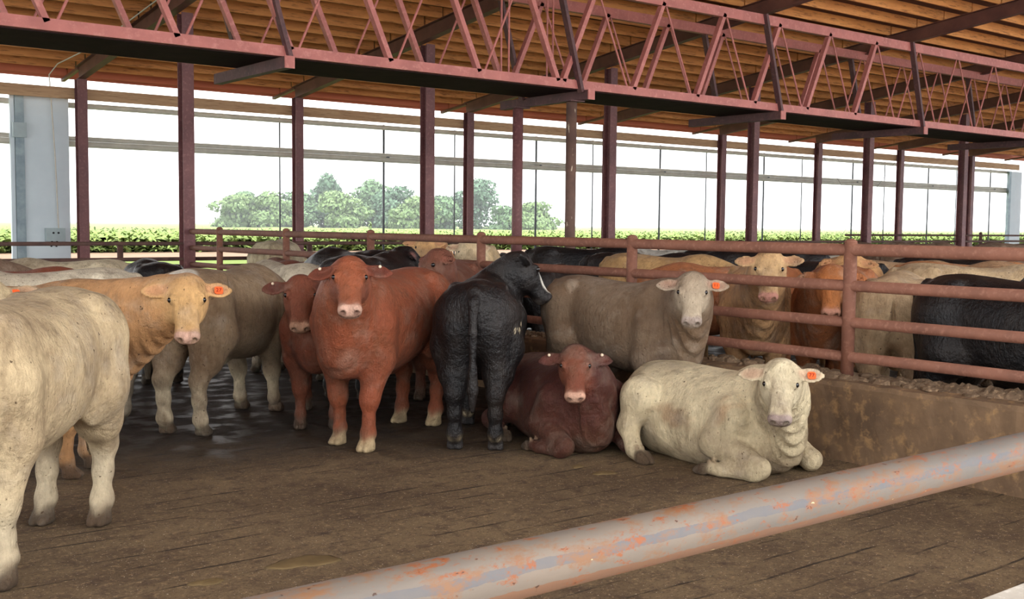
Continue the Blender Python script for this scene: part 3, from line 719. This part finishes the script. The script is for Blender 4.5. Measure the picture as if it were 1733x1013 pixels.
INFO = []
def steer(label, pos, heading, sc, coat, leg=None, face=None, muzzle=(214, 172, 150), head=None, yaw=None, pitch=55, roll=0, ear=(0, 0), earcol=None,
          feet=None, lying=False, res=(.030, .020), mat='coat', tags=None, patches=(), group='cattle in the barn', belly=None, dew=(150, 128, 104), hoofc=(76, 66, 55),
          stud=False, fold=0.0, tail=0, width=1.0, hs=.87, brisket=1.0, neckz=0.0, mud_shade=.5, earout=None, cat='cattle', extra=None):
    h = math.radians(heading); c, s_ = math.cos(h), math.sin(h)
    R2 = np.array([[c, -s_, 0], [s_, c, 0], [0, 0, 1.0]]); pos = np.array([pos[0], pos[1], 0.0])
    toL = lambda p: (R2.T @ (np.asarray(p, float) - pos)) / sc
    leg = leg or coat; face = face or coat; belly = belly or coat; earcol = earcol or tuple(int(.55 * v + .45 * w) for v, w in zip(face, (176, 110, 92)))
    cols = dict(coat=coat, leg=leg, face=face, muzzle=muzzle, hoof=hoofc, dew=dew, belly=belly, ear=earout or face, earin=earcol, nostril=tuple(int(v * .38) for v in muzzle), lip=tuple(min(255, int(.5 * a + .5 * b)) for a, b in zip(face, (225, 205, 185))))
    pr = []
    st = LTORSO if lying else [(a, b * width, t_, bb) for a, b, t_, bb in TORSO]
    pr.append(Loft((0, 0, 0), (1, 0, 0), (0, 1, 0), (0, 0, 1), st, 2.25, .06))
    # head pose
    base = np.array([.56, 0, .62]) if lying else np.array([.50, 0, 1.10 + neckz])
    if head is None:
        poll = base + np.array([.54, 0, .02])
    elif head[0] == 'L':
        poll = np.array(head[1])
    else:
        px, py, dep = head; poll = toL(at_depth(px, py, dep))
    wp = R2 @ (poll * sc) + pos
    if yaw is None: yaw_w = math.atan2(-wp[1], -wp[0])
    elif isinstance(yaw, tuple): yaw_w = math.atan2(-wp[1], -wp[0]) + math.radians(yaw[0])
    else: yaw_w = h + math.radians(yaw)
    ya = yaw_w - h; pi_ = math.radians(pitch)
    T = np.array([math.cos(pi_) * math.cos(ya), math.cos(pi_) * math.sin(ya), -math.sin(pi_)]); Sd = np.array([-math.sin(ya), math.cos(ya), 0]); N = np.cross(T, Sd)
    if roll:
        a = math.radians(roll); Sd, N = math.cos(a) * Sd + math.sin(a) * N, math.cos(a) * N - math.sin(a) * Sd
    hd = lambda t_, q, n_: poll + hs * (T * t_ + Sd * q + N * n_)
    Bm = np.array([T, Sd, N])
    # neck: crest and throat curves
    nb = hd(.03, 0, -.10); th = hd(.13, 0, -.17)
    lift = .10 if not lying else .04
    a0, a2 = base + np.array([-.10, 0, .06]), nb
    a1 = base + np.array([.24, 0, lift]); 
    ts = np.linspace(0, 1, 7)
    bez = lambda p, q, r_: [(1 - t_) ** 2 * p + 2 * t_ * (1 - t_) * q + t_ * t_ * r_ for t_ in ts]
    seg_chain(pr, bez(a0, a1, a2), np.linspace(.20 if not lying else .15, .118, 7), .07, 'neck')
    b0 = (np.array([.60, 0, .44]) if lying else np.array([.58, 0, .86])); b1 = b0 + np.array([.20, 0, .10]); 
    seg_chain(pr, bez(b0, b1, th), np.linspace(.215, .105, 7), .08, 'neck')
    m0 = (a0 + b0) / 2; seg_chain(pr, bez(m0 + (0.05, 0, 0), (a1 + b1) / 2, (nb + th) / 2), np.linspace(.24 if not lying else .20, .135, 7), .08, 'neck')
    d0 = (np.array([.74, 0, .20]) if lying else np.array([.68, 0, .70])); seg_chain(pr, bez(d0, d0 + np.array([.14, 0, .10]), th + (T * -.02)), np.linspace(.125 * brisket, .055, 7), .09, 'neck')
    # head
    pr.append(Loft(poll, T, Sd, N, [(a * hs, b * hs, t_ * hs, bb * hs) for a, b, t_, bb in HEAD], 2.5, .045, 'face'))
    pr.append(Ell(hd(.02, 0, .0), np.array((.05, .075, .05)) * hs, Bm, .05, 'face'))
    for q in (-1, 1):
        pr.append(Ell(hd(.165, .112 * q, .012), np.array((.045, .030, .034)) * hs, Bm, .025, 'face'))
        pr.append(Ell(hd(.19, .090 * q, -.135), np.array((.10, .045, .075)) * hs, Bm, .04, 'face'))
        pr.append(Ell(hd(.464, .052 * q, -.040), np.array((.040, .036, .036)) * hs, Bm, .025, 'muzzle'))
        # ear: a leaf that leaves the side of the skull
        up_ = math.radians(ear[0] if q > 0 else ear[1])
        ax_ = Sd * q * math.cos(up_) - T * math.sin(up_) * 1.0 - N * .12; ax_ /= np.linalg.norm(ax_)
        wd_ = T * math.cos(up_) + Sd * q * math.sin(up_); wd_ -= ax_ * (wd_ @ ax_); wd_ /= np.linalg.norm(wd_); nn = np.cross(ax_, wd_)
        if nn @ N < 0: nn = -nn
        Re = np.array([ax_, wd_, nn]); e0 = hd(.055, .095 * q, -.030)
        eo = e0 + ax_ * .02 * hs; ec = e0 + ax_ * .145 * hs
        pr.append(Cone(e0, e0 + ax_ * .06 * hs, .036 * hs, .034 * hs, .03, 'ear'))
        pr.append(Loft(eo, ax_, wd_, nn, [(a_ * hs, w_ * hs, u_ * hs, -b_ * hs) for a_, w_, u_, b_ in ((0, .030, .020, .022), (.05, .052, .020, .024), (.11, .070, .018, .022), (.16, .066, .016, .018), (.205, .045, .013, .013), (.24, .014, .008, .008))], 2.0, .02, 'ear'))
        pr.append(Ell(ec + nn * .030 * hs - ax_ * .004 * hs, np.array((.092, .052, .030)) * hs, Re, .014, 'earin', True))
    pr.append(Ell(hd(.472, 0, -.050), np.array((.032, .074, .040)) * hs, Bm, .03, 'muzzle'))
    pr.append(Ell(hd(.442, 0, -.128), np.array((.05, .068, .036)) * hs, Bm, .02, 'lip'))
    for q in (-1, 1):
        pr.append(Ell(hd(.507, .054 * q, -.040), np.array((.032, .017, .019)) * hs, Bm, .012, 'nostril', True))
    pr.append(Ell(hd(.497, 0, -.103), np.array((.06, .08, .005)) * hs, Bm, .008, 'nostril', True))
    # trunk details and legs
    if not lying:
        fe = feet or {}
        for q, n_ in ((1, 'fl'), (-1, 'fr')): fore(pr, q, *fe.get(n_, (0, 0)))
        for q, n_ in ((1, 'hl'), (-1, 'hr')): hind(pr, q, *fe.get(n_, (0, 0)))
        for q in (-1, 1):
            pr.append(Ell((.47, .19 * q * width, 1.05), (.17, .10, .25), k=.08)); pr.append(Ell((-.60, .19 * q * width, 1.08), (.20, .12, .24), k=.08))
            pr.append(Ell((-.46, .215 * q * width, 1.30), (.06, .05, .045), k=.06)); pr.append(Ell((-.38, .235 * q, .74), (.10, .045, .12), k=.06))
        pr.append(Ell((-.12, 0, .57), (.12, .08, .07), k=.06, reg='belly')); pr.append(Ell((-.42, 0, .68), (.10, .07, .08), k=.05, reg='belly'))
        pr.append(Ell((-.90, 0, .98), (.10, .022, .22), k=.05, reg='coat', sub=True))
        t0 = np.array([-.82, 0, 1.285])
        if tail is not None: seg_chain(pr, [t0, t0 + (-.075, 0, -.07), t0 + (-.105, tail * .2, -.30), t0 + (-.09, tail, -.62)], [.055, .040, .030, .024], .025, 'tail')
        if tail is not None: seg_chain(pr, [t0 + (-.09, tail, -.58), t0 + (-.085, tail * 1.1, -.76), t0 + (-.09, tail * 1.1, -.92)], [.030, .046, .018], .02, 'tail')
    else:
        for q, n_ in ((1, 'fl'), (-1, 'fr')):
            P = np.array; o_ = (feet or {}).get(n_, (0, 0))
            limb(pr, [P((.48, .25 * q, .46)), P((.38, .33 * q, .25)), P((.78 + o_[0], .30 * q + o_[1], .10)), P((.75 + o_[0], .33 * q + o_[1], .066)), P((.52 + o_[0], .43 * q + o_[1], .052)), P((.44 + o_[0], .445 * q + o_[1], .055))],
                 [.18, .14, .078, .062, .047, .054], .035, ['coat', 'leg', 'leg', 'leg', 'leg'])
            hoof(pr, .38 + o_[0], .455 * q + o_[1], -1, .15 * q)
        for q, n_ in ((1, 'hl'), (-1, 'hr')):
            o_ = (feet or {}).get(n_)
            if o_ is None: o_ = [(-.16, .40, .34), (-.50, .50, .14), (-.26, .52, .06), (-.14, .52, .05)]
            P = [np.array((-.50, .20 * q, .47))] + [np.array((a, b * q, z)) for a, b, z in o_]
            limb(pr, P, [.26, .165, .085, .058, .055], .06, ['coat', 'coat', 'leg', 'leg'])
            hoof(pr, P[-1][0] + .04, P[-1][1], 1, .1 * q)
        seg_chain(pr, [np.array((-.84, 0, .60)), np.array((-.92, .05, .35)), np.array((-.90, .2, .06)), np.array((-.75, .35, .04))], [.05, .034, .026, .04], .03, 'tail')
    if extra: extra(pr)
    # surface
    hc = poll + T * .26 * hs; hb = [(hc[i] - .30 * hs - .05 * abs(1), hc[i] + .30 * hs + .05, res[1] / sc) for i in range(3)]
    V, Q = surface(pr, res[0] / sc, [[b] for b in hb])
    # pigment per vertex, by the body region it belongs to
    regs = {}
    for p_ in pr:
        d_ = p_.d(V)
        if getattr(p_, 'sub', False): w = np.exp(-np.abs(d_) / .006) * 2.5
        else: w = np.exp(-np.abs(d_) / (.006 if p_.reg == 'dew' else .010 if p_.reg in ('hoof', 'muzzle', 'lip') else .016)) * (5 if p_.reg == 'hoof' else 1.6 if p_.reg == 'dew' else 1)
        rg = 'coat' if getattr(p_, 'sub', False) and p_.reg == 'coat' else p_.reg
        regs[rg] = np.maximum(regs.get(rg, 0), w)
    cols['neck'] = coat; cols['tail'] = coat
    tot = sum(regs.values()) + 1e-6
    C = sum(regs[r][:, None] * np.array(lin(cols[r])) for r in regs) / tot[:, None]
    if leg != coat:            # paler or darker lower legs fade into the coat above the knee
        zz = V[:, 2] if not lying else np.full(len(V), .3)
        f = np.clip((zz - .45) / .25, 0, 1)[:, None]; w = (regs['leg'] / tot)[:, None]
        C = C * (1 - w * f) + np.array(lin(coat)) * w * f
    hl = ((V - poll) @ Bm.T) / hs
    if mud_shade and not lying:      # dried mud on legs and belly, plus underside shade painted into the colour
        mk = np.clip((.92 - V[:, 2]) / .5, 0, 1) * np.clip(.5 + .55 * vnoise(V, 8, 21) + .35 * vnoise(V, 26, 22), 0, 1) * mud_shade * (np.linalg.norm(hl, axis=1) > .6)
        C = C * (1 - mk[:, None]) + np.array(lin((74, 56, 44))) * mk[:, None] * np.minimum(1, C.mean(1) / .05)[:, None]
    if mud_shade and lying:
        mk = np.clip((.34 - V[:, 2]) / .3, 0, 1) * np.clip(.45 + .6 * vnoise(V, 7, 21) + .4 * vnoise(V, 24, 22), 0, 1) * mud_shade * (np.linalg.norm(hl, axis=1) > .6)
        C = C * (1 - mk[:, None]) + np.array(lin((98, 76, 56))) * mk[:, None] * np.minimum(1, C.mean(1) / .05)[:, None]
    mz = np.clip((hl[:, 0] - .438) / .016, 0, 1) * np.clip((hl[:, 2] + .135) / .02, 0, 1) * (hl[:, 2] < .06) * (np.abs(hl[:, 1]) < .12) * (hl[:, 0] < .60)
    mzr = np.clip(1 - regs['nostril'] / 1.2, 0, 1) * mz
    C = C * (1 - mzr[:, None]) + np.array(lin(muzzle)) * mzr[:, None]
    mv = vnoise(V, 9, 3); mv2 = vnoise(V, 28, 4)
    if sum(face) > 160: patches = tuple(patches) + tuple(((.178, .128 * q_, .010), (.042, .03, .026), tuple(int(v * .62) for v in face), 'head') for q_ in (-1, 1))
    for (pc_, rad_, col_, mode) in patches:
        if mode == 'head': q = np.linalg.norm((hl - np.array(pc_)) / np.array(rad_), axis=1)
        else: q = np.linalg.norm((V - np.array(pc_)) / np.array(rad_), axis=1)
        if mode == 'speck': w = np.clip((1 - q) * 6, 0, 1) * np.clip((vnoise(V, 60, 8) - .25) * 5, 0, 1)
        elif sum(col_) > 600: w = np.clip((1 - q + .14 * mv) * 5, 0, 1)
        else: w = np.clip((1 - q + .3 * mv + .2 * mv2) * 1.5, 0, 1) * .8
        C = C * (1 - w[:, None]) + np.array(lin(col_)) * w[:, None]
    # loose skin folds on neck and brisket, slight muscle relief
    me = bpy.data.meshes.new('steer'); me.from_pydata(V.tolist(), [], Q.tolist()); me.update()
    nor = np.zeros(len(V) * 3, np.float32); me.vertices.foreach_get('normal', nor); nor = nor.reshape(-1, 3)
    disp = vnoise(V, 7, 5) * .004 * (np.abs(hl).max(1) > .5)
    if fold:
        nk = regs['neck'] / tot; zt = .62 if lying else 1.0
        phase = (V[:, 0] * .9 - V[:, 2] * .22 + np.abs(V[:, 1]) * .45) * 2 * PI / .075 + vnoise(V, 6, 2) * 1.3
        wgt = nk * np.clip((zt + .1 - V[:, 2]) / .25, 0, 1) * np.clip((V[:, 0] - .50) / .15, 0, 1) * (hl[:, 0] < .02 + 10 * (np.abs(hl[:, 1]) > .25))
        far_head = np.clip((np.linalg.norm(V - hc, axis=1) - .22) / .1, 0, 1)
        disp += fold * np.sin(phase) * np.clip(nk * np.clip((zt + .15 - V[:, 2]) / .25, 0, 1) * np.clip((V[:, 0] - .50) / .15, 0, 1), 0, 1) * far_head
    V = V + nor * disp[:, None]
    if True: V[:, 2] = np.maximum(V[:, 2], 0)
    me.vertices.foreach_set('co', (V * sc).astype(np.float32).ravel()); me.update()
    at = me.attributes.new('coat', 'FLOAT_COLOR', 'POINT'); at.data.foreach_set('color', np.c_[C, np.ones(len(C))].astype(np.float32).ravel())
    me.polygons.foreach_set('use_smooth', [True] * len(me.polygons)); me.materials.append(M[mat])
    o = link('steer', me); o.location = pos; o.rotation_euler = (0, 0, h); tag(o, label, cat, group)
    if res[1] <= .021:
        for q in (-1, 1):
            ms = eye_mesh(.025 * sc * hs); e = link('eye', ms, o); e.location = tuple(hd(.176, .124 * q, .016) * sc)
    if tags is not None:
        q, txt, off = tags; up_ = math.radians(ear[0] if q > 0 else ear[1])
        ax_ = Sd * q * math.cos(up_) - T * math.sin(up_) - N * .12; ax_ /= np.linalg.norm(ax_)
        wd_ = T * math.cos(up_) + Sd * q * math.sin(up_); wd_ -= ax_ * (wd_ @ ax_); wd_ /= np.linalg.norm(wd_); nn = np.cross(ax_, wd_)
        if nn @ N < 0: nn = -nn
        p_ = hd(.055, .095 * q, -.030) + ax_ * off * hs + wd_ * .012 + nn * .018
        ear_tag(o, p_ * sc, ax_ * q if True else ax_, -wd_, nn, sc * .85, txt)
    if stud:
        for q in (-1, 1):
            up_ = math.radians(ear[0] if q > 0 else ear[1]); ax_ = Sd * q * math.cos(up_) - T * math.sin(up_) - N * .12
            st_ = link('ear_stud', eye_mesh(.012), o); st_.location = tuple((hd(.02, .1 * q, -.005) + ax_ * .15 * hs) * sc); st_.data.materials[0] = M['stud']
    d_ = np.linalg.norm(poll - base); INFO.append((label[:34], len(V), round(float(d_), 2), np.round(poll, 2).tolist(), round(depth(wp), 2)))
    return o

def eye_mesh(r):
    b = MB(); n, m = 12, 8
    vs = [(r * math.sin(PI * j / m) * math.cos(2 * PI * i / n), r * math.sin(PI * j / m) * math.sin(2 * PI * i / n), r * math.cos(PI * j / m)) for j in range(1, m) for i in range(n)] + [(0, 0, r), (0, 0, -r)]
    fs = [(j * n + i, (j + 1) * n + i, (j + 1) * n + (i + 1) % n, j * n + (i + 1) % n) for j in range(m - 2) for i in range(n)]
    fs += [((m - 1) * n, i, (i + 1) % n) for i in range(n)] + [((m - 1) * n + 1, (m - 2) * n + (i + 1) % n, (m - 2) * n + i) for i in range(n)]
    me = bpy.data.meshes.new('eye'); me.from_pydata(vs, [], fs); me.update(); me.polygons.foreach_set('use_smooth', [True] * len(fs)); me.materials.append(M['eye'])
    return me
def ear_tag(o, p, ax, upv, nn, s, txt):
    ax = ax / np.linalg.norm(ax); X = ax; Y = np.cross(nn, X); Y /= np.linalg.norm(Y)
    if Y @ upv < 0: Y = -Y; X = -X if np.cross(X, Y) @ nn < 0 else X
    Z = np.cross(X, Y); hw, hh, t_ = .034 * s, .034 * s, .003
    n = 20; out = []
    for i in range(n):
        a = 2 * PI * i / n; cx, sy = math.cos(a), math.sin(a)
        out.append((hw * math.copysign(abs(cx) ** .55, cx), hh * math.copysign(abs(sy) ** .55, sy)))
    vs = [p + X * a + Y * b for a, b in out] + [p + X * a + Y * b + Z * t_ for a, b in out]
    m = MB().addm(vs, [tuple(range(n - 1, -1, -1)), tuple(range(n, 2 * n))] + [(i, (i + 1) % n, n + (i + 1) % n, n + i) for i in range(n)])
    tg = m.build('ear_tag', M['tag'], o)
    if txt:
        cv = bpy.data.curves.new('tag_number', 'FONT'); cv.body = txt; cv.size = .046 * s; cv.align_x = 'CENTER'; cv.align_y = 'CENTER'; cv.extrude = .0006; cv.materials.append(M['ink'])
        f = link('tag_number', cv2mesh(cv), tg); q = p + Z * (t_ + .0012)
        f.matrix_local = Matrix(((X[0], Y[0], Z[0], q[0]), (X[1], Y[1], Z[1], q[1]), (X[2], Y[2], Z[2], q[2]), (0, 0, 0, 1)))
    return tg

HI = (.016, .0095); MID = (.020, .013); LO = (.030, .020)
CREAM = (206, 186, 148); TAN = (194, 146, 100); WHITE = (222, 206, 170); RED = (138, 72, 46); DRED = (74, 36, 30); BLACK = (16, 16, 19)
GREYB = (148, 126, 100); TAUPE = (128, 108, 88); LEGW = (206, 190, 160); PINK = (222, 176, 152)
G1 = 'cattle in the front pen'; G2 = 'cattle behind the rusty pipe fence'; G3 = 'distant cattle in the herd'

# front pen
steer('cream steer nearest the camera, cut off by the left frame edge', (1.44, 6.02), 230, 1.0, (198, 176, 140), leg=LEGW, res=HI, group=G1, head=('L', (.98, -.30, .86)), yaw=-25, neckz=-.12, mud_shade=.35, belly=(188, 140, 100))
steer('tan steer with orange ear tag facing the camera behind the nearest cream steer', (1.86, 8.06), -33, .97, TAN, face=(210, 168, 114), res=HI, group=G1, head=(316, 476, 7.25), pitch=58, muzzle=(220, 178, 158), tags=(1, '27', .15), fold=.011, hs=.85, mud_shade=.25, feet=dict(fl=(.05, 0)))
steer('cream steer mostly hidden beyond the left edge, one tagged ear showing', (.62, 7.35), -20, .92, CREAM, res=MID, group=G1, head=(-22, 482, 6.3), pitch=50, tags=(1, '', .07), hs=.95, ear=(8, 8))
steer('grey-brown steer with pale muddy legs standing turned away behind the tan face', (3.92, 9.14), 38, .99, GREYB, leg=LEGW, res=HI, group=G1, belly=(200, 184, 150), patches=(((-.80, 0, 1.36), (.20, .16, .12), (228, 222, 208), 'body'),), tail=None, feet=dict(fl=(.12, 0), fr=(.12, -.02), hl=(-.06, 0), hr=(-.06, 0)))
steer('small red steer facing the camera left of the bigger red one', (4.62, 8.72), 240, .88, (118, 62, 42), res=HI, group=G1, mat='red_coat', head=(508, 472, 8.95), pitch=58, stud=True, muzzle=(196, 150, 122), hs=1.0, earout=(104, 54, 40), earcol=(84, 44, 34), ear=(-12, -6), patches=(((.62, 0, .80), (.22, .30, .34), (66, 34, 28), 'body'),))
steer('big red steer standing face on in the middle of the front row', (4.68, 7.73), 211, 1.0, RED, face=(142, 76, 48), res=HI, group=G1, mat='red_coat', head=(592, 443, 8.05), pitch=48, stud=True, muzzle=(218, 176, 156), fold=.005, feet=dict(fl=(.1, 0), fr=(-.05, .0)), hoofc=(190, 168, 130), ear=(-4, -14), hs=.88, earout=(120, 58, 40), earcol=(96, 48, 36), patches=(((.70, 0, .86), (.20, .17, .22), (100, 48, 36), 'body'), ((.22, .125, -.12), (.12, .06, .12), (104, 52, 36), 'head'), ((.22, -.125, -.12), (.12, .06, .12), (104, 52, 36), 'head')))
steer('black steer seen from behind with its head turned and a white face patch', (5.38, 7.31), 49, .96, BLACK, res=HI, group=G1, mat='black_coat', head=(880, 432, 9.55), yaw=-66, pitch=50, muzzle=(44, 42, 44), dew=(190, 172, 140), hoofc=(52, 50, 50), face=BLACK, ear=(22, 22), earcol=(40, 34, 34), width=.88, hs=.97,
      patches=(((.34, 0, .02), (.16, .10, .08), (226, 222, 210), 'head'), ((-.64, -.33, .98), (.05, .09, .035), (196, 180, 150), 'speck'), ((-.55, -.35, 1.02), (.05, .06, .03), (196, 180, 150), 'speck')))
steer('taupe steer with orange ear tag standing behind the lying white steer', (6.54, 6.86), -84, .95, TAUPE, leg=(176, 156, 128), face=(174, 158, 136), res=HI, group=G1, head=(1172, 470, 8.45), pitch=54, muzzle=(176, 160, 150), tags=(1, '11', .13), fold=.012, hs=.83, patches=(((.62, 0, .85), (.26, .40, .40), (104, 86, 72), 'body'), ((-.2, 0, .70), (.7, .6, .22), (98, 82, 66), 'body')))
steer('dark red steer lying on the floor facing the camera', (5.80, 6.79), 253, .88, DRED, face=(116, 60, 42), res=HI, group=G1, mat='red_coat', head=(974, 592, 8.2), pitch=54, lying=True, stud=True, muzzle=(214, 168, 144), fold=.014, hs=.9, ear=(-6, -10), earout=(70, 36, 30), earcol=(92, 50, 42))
steer('creamy white steer lying by the concrete divider with an orange ear tag', (6.25, 5.56), -92, .92, WHITE, face=(214, 200, 168), res=HI, group=G1, head=(1322, 620, 7.0), pitch=54, lying=True, muzzle=(168, 150, 144), tags=(1, '77', .15), fold=.016, hs=.83, ear=(4, 0), mud_shade=.5, patches=(((.50, -.36, .50), (.10, .12, .16), (196, 152, 112), 'body'), ((-.05, -.44, .40), (.22, .08, .10), (178, 148, 116), 'body')),
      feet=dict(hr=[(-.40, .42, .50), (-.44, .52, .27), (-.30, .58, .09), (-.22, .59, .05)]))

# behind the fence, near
steer('tan steer with pink nose looking through the rusty rails', (8.56, 7.08), 221, 1.0, (214, 168, 120), face=(220, 184, 136), res=MID, group=G2, head=(1302, 432, 9.38), pitch=54, muzzle=(224, 160, 146), fold=.006, hs=.84, ear=(10, 4), mud_shade=.25)
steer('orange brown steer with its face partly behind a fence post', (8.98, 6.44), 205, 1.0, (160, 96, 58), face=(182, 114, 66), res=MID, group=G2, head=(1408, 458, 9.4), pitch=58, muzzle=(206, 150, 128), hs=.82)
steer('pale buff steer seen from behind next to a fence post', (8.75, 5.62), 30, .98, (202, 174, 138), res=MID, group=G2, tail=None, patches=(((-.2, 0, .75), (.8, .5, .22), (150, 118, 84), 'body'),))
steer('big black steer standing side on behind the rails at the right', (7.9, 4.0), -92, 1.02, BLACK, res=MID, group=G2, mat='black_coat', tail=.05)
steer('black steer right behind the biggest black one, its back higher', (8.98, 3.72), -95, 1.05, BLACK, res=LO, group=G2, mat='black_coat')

# the herd further back: pixel of the back line, distance, heading relative to the line of sight (90 = side on)
def herd(label, px, top, heading_rel, coat, d=None, grp=G3, zt=1.35, **k):
    hor = 374 + .0098 * px
    if d is None: d = (EYE - zt) * F_PX / max(top - hor, 6) / 1.0
    p = at_depth(px, 400, d); look = math.degrees(math.atan2(p[1], p[0]))
    sc = k.pop('sc', None) or max(.85, min(1.2, (EYE - (top - hor) * d / F_PX) / 1.37))
    bl = sum(coat) < 160; rd = coat[0] > 1.7 * coat[2] and coat[0] < 180
    return steer(label, (p[0], p[1]), look + heading_rel, sc, coat, group=grp, mat='black_coat' if bl else ('red_coat' if rd else 'coat'), muzzle=k.pop('muzzle', (60, 58, 58) if bl else PINK), res=k.pop('res', LO), **k)
BR = (122, 96, 80)
HERD = [
 ('grey-brown steer at the left frame edge, only its low head and ear in view', -110, 440, -84, (140, 116, 98), 11.6, {}),
 ('dark red steer at the far left, back showing above the white one', 5, 456, -95, (140, 70, 48), 10.6, {}),
 ('white steer at the far left, long back showing over the tan steer', 62, 458, 97, (214, 202, 178), 9.2, {}),
 ('cream steer at the far left beyond the dark red one, back below the white panel', 112, 441, 70, (206, 190, 160), 13.3, {}),
 ('black steer with its rump this way between the two leftmost posts', 258, 444, 8, BLACK, 12.3, {}),
 ('white steer with a rounded rump left of the small red one', 482, 446, 25, (208, 196, 172), 12.5, {}),
 ('dull red steer behind the two red faces, back just showing', 478, 441, 12, (122, 66, 48), 15.3, {}),
 ('black steer turned away behind the big red steer, only its back in view', 598, 424, 30, BLACK, 13.2, {}),
 ('black steer with its head up and ear out behind the big red back', 630, 432, -22, BLACK, 11.5, dict(head=(690, 424, 12.3), yaw=-55, pitch=45, earcol=(150, 100, 92))),
 ('brown-headed steer beside the black heads, one pink ear out', 754, 446, 170, (112, 66, 50), 11.3, dict(head=(738, 428, 10.5), yaw=(-55,), pitch=50)),
 ('big cream steer behind the fence at the far end of the pen', 470, 409, -10, (196, 182, 150), 18.3, {}),
 ('tan-faced steer looking over the fence, left of the cream face', 728, 409, 180, (208, 150, 100), 17.6, dict(head=(718, 404, 16.8), pitch=56, face=(222, 178, 126), res=(.024, .016))),
 ('cream-faced steer looking through the fence beside the tan face', 806, 415, 178, (214, 186, 144), 16.4, dict(head=(792, 411, 15.7), pitch=56, face=(226, 206, 170), res=(.024, .016))),
 ('black steer close behind the rails, between the two nearest black ones and the taupe rump', 926, 452, -20, BLACK, 12.9, {}),
 ('long black steer farthest along the fence, behind the round post', 985, 420, -88, BLACK, 17.4, {}),
 ('long black steer behind the taupe one, side on', 1092, 431, -84, BLACK, 15.6, {}),
 ('white steer with only its back showing beyond the black ones', 1125, 422, 90, (206, 202, 192), 19.0, {}),
 ('tan steer with a high rounded back behind the taupe head', 1126, 433, -120, (204, 164, 112), 13.6, {}),
 ('orange tan steer beyond the high tan back', 1200, 441, -88, (196, 142, 92), 17.0, {}),
 ('black steer behind the orange tan back', 1232, 427, -100, BLACK, 18.0, {}),
 ('black steer directly behind the pink-nosed face', 1296, 425, 90, BLACK, 16.2, {}),
 ('reddish tan steer left of the pink-nosed one, hump showing', 1228, 449, 100, (180, 112, 72), 12.4, {}),
 ('white steer between black backs right of the pink-nosed face', 1372, 434, 88, (210, 204, 190), 18.4, {}),
 ('black steer with a sloping back right of the pink-nosed face', 1385, 440, 76, BLACK, 14.3, {}),
 ('golden tan steer looking out behind the fence post', 1440, 439, -172, (202, 152, 100), 12.7, dict(head=(1436, 436, 11.8), pitch=54, face=(206, 158, 106), res=(.024, .016))),
 ('tan steer side on, third back up right of the fence post', 1524, 443, -88, (186, 150, 112), 15.9, {}),
 ('buff steer side on right behind the pale rump by the post', 1656, 450, -80, (204, 178, 140), 11.5, {}),
 ('black steer side on beneath the top rail at the right', 1606, 438, -90, BLACK, 17.6, {}),
 ('orange steer with one tan ear up at the right', 1640, 446, -80, (192, 128, 78), 13.3, dict(earcol=(214, 168, 110))),
 ('brown tan steer cut by the right frame edge', 1770, 448, 84, (172, 136, 102), 12.0, {}),
 ('brown steer far off, leftmost of the four just under the dark far rails', 1492, 413, 85, BR, 29.0, {}),
 ('brown steer far off, second of the four just under the dark far rails', 1556, 412, -85, (134, 108, 90), 27.0, {}),
 ('brown steer far off, third of the four just under the dark far rails', 1712, 413, 80, (110, 84, 72), 29.0, {}),
 ('greyish tan steer far off, rightmost of the four just under the dark far rails', 1735, 414, -80, (150, 126, 108), 24.0, {}),
]
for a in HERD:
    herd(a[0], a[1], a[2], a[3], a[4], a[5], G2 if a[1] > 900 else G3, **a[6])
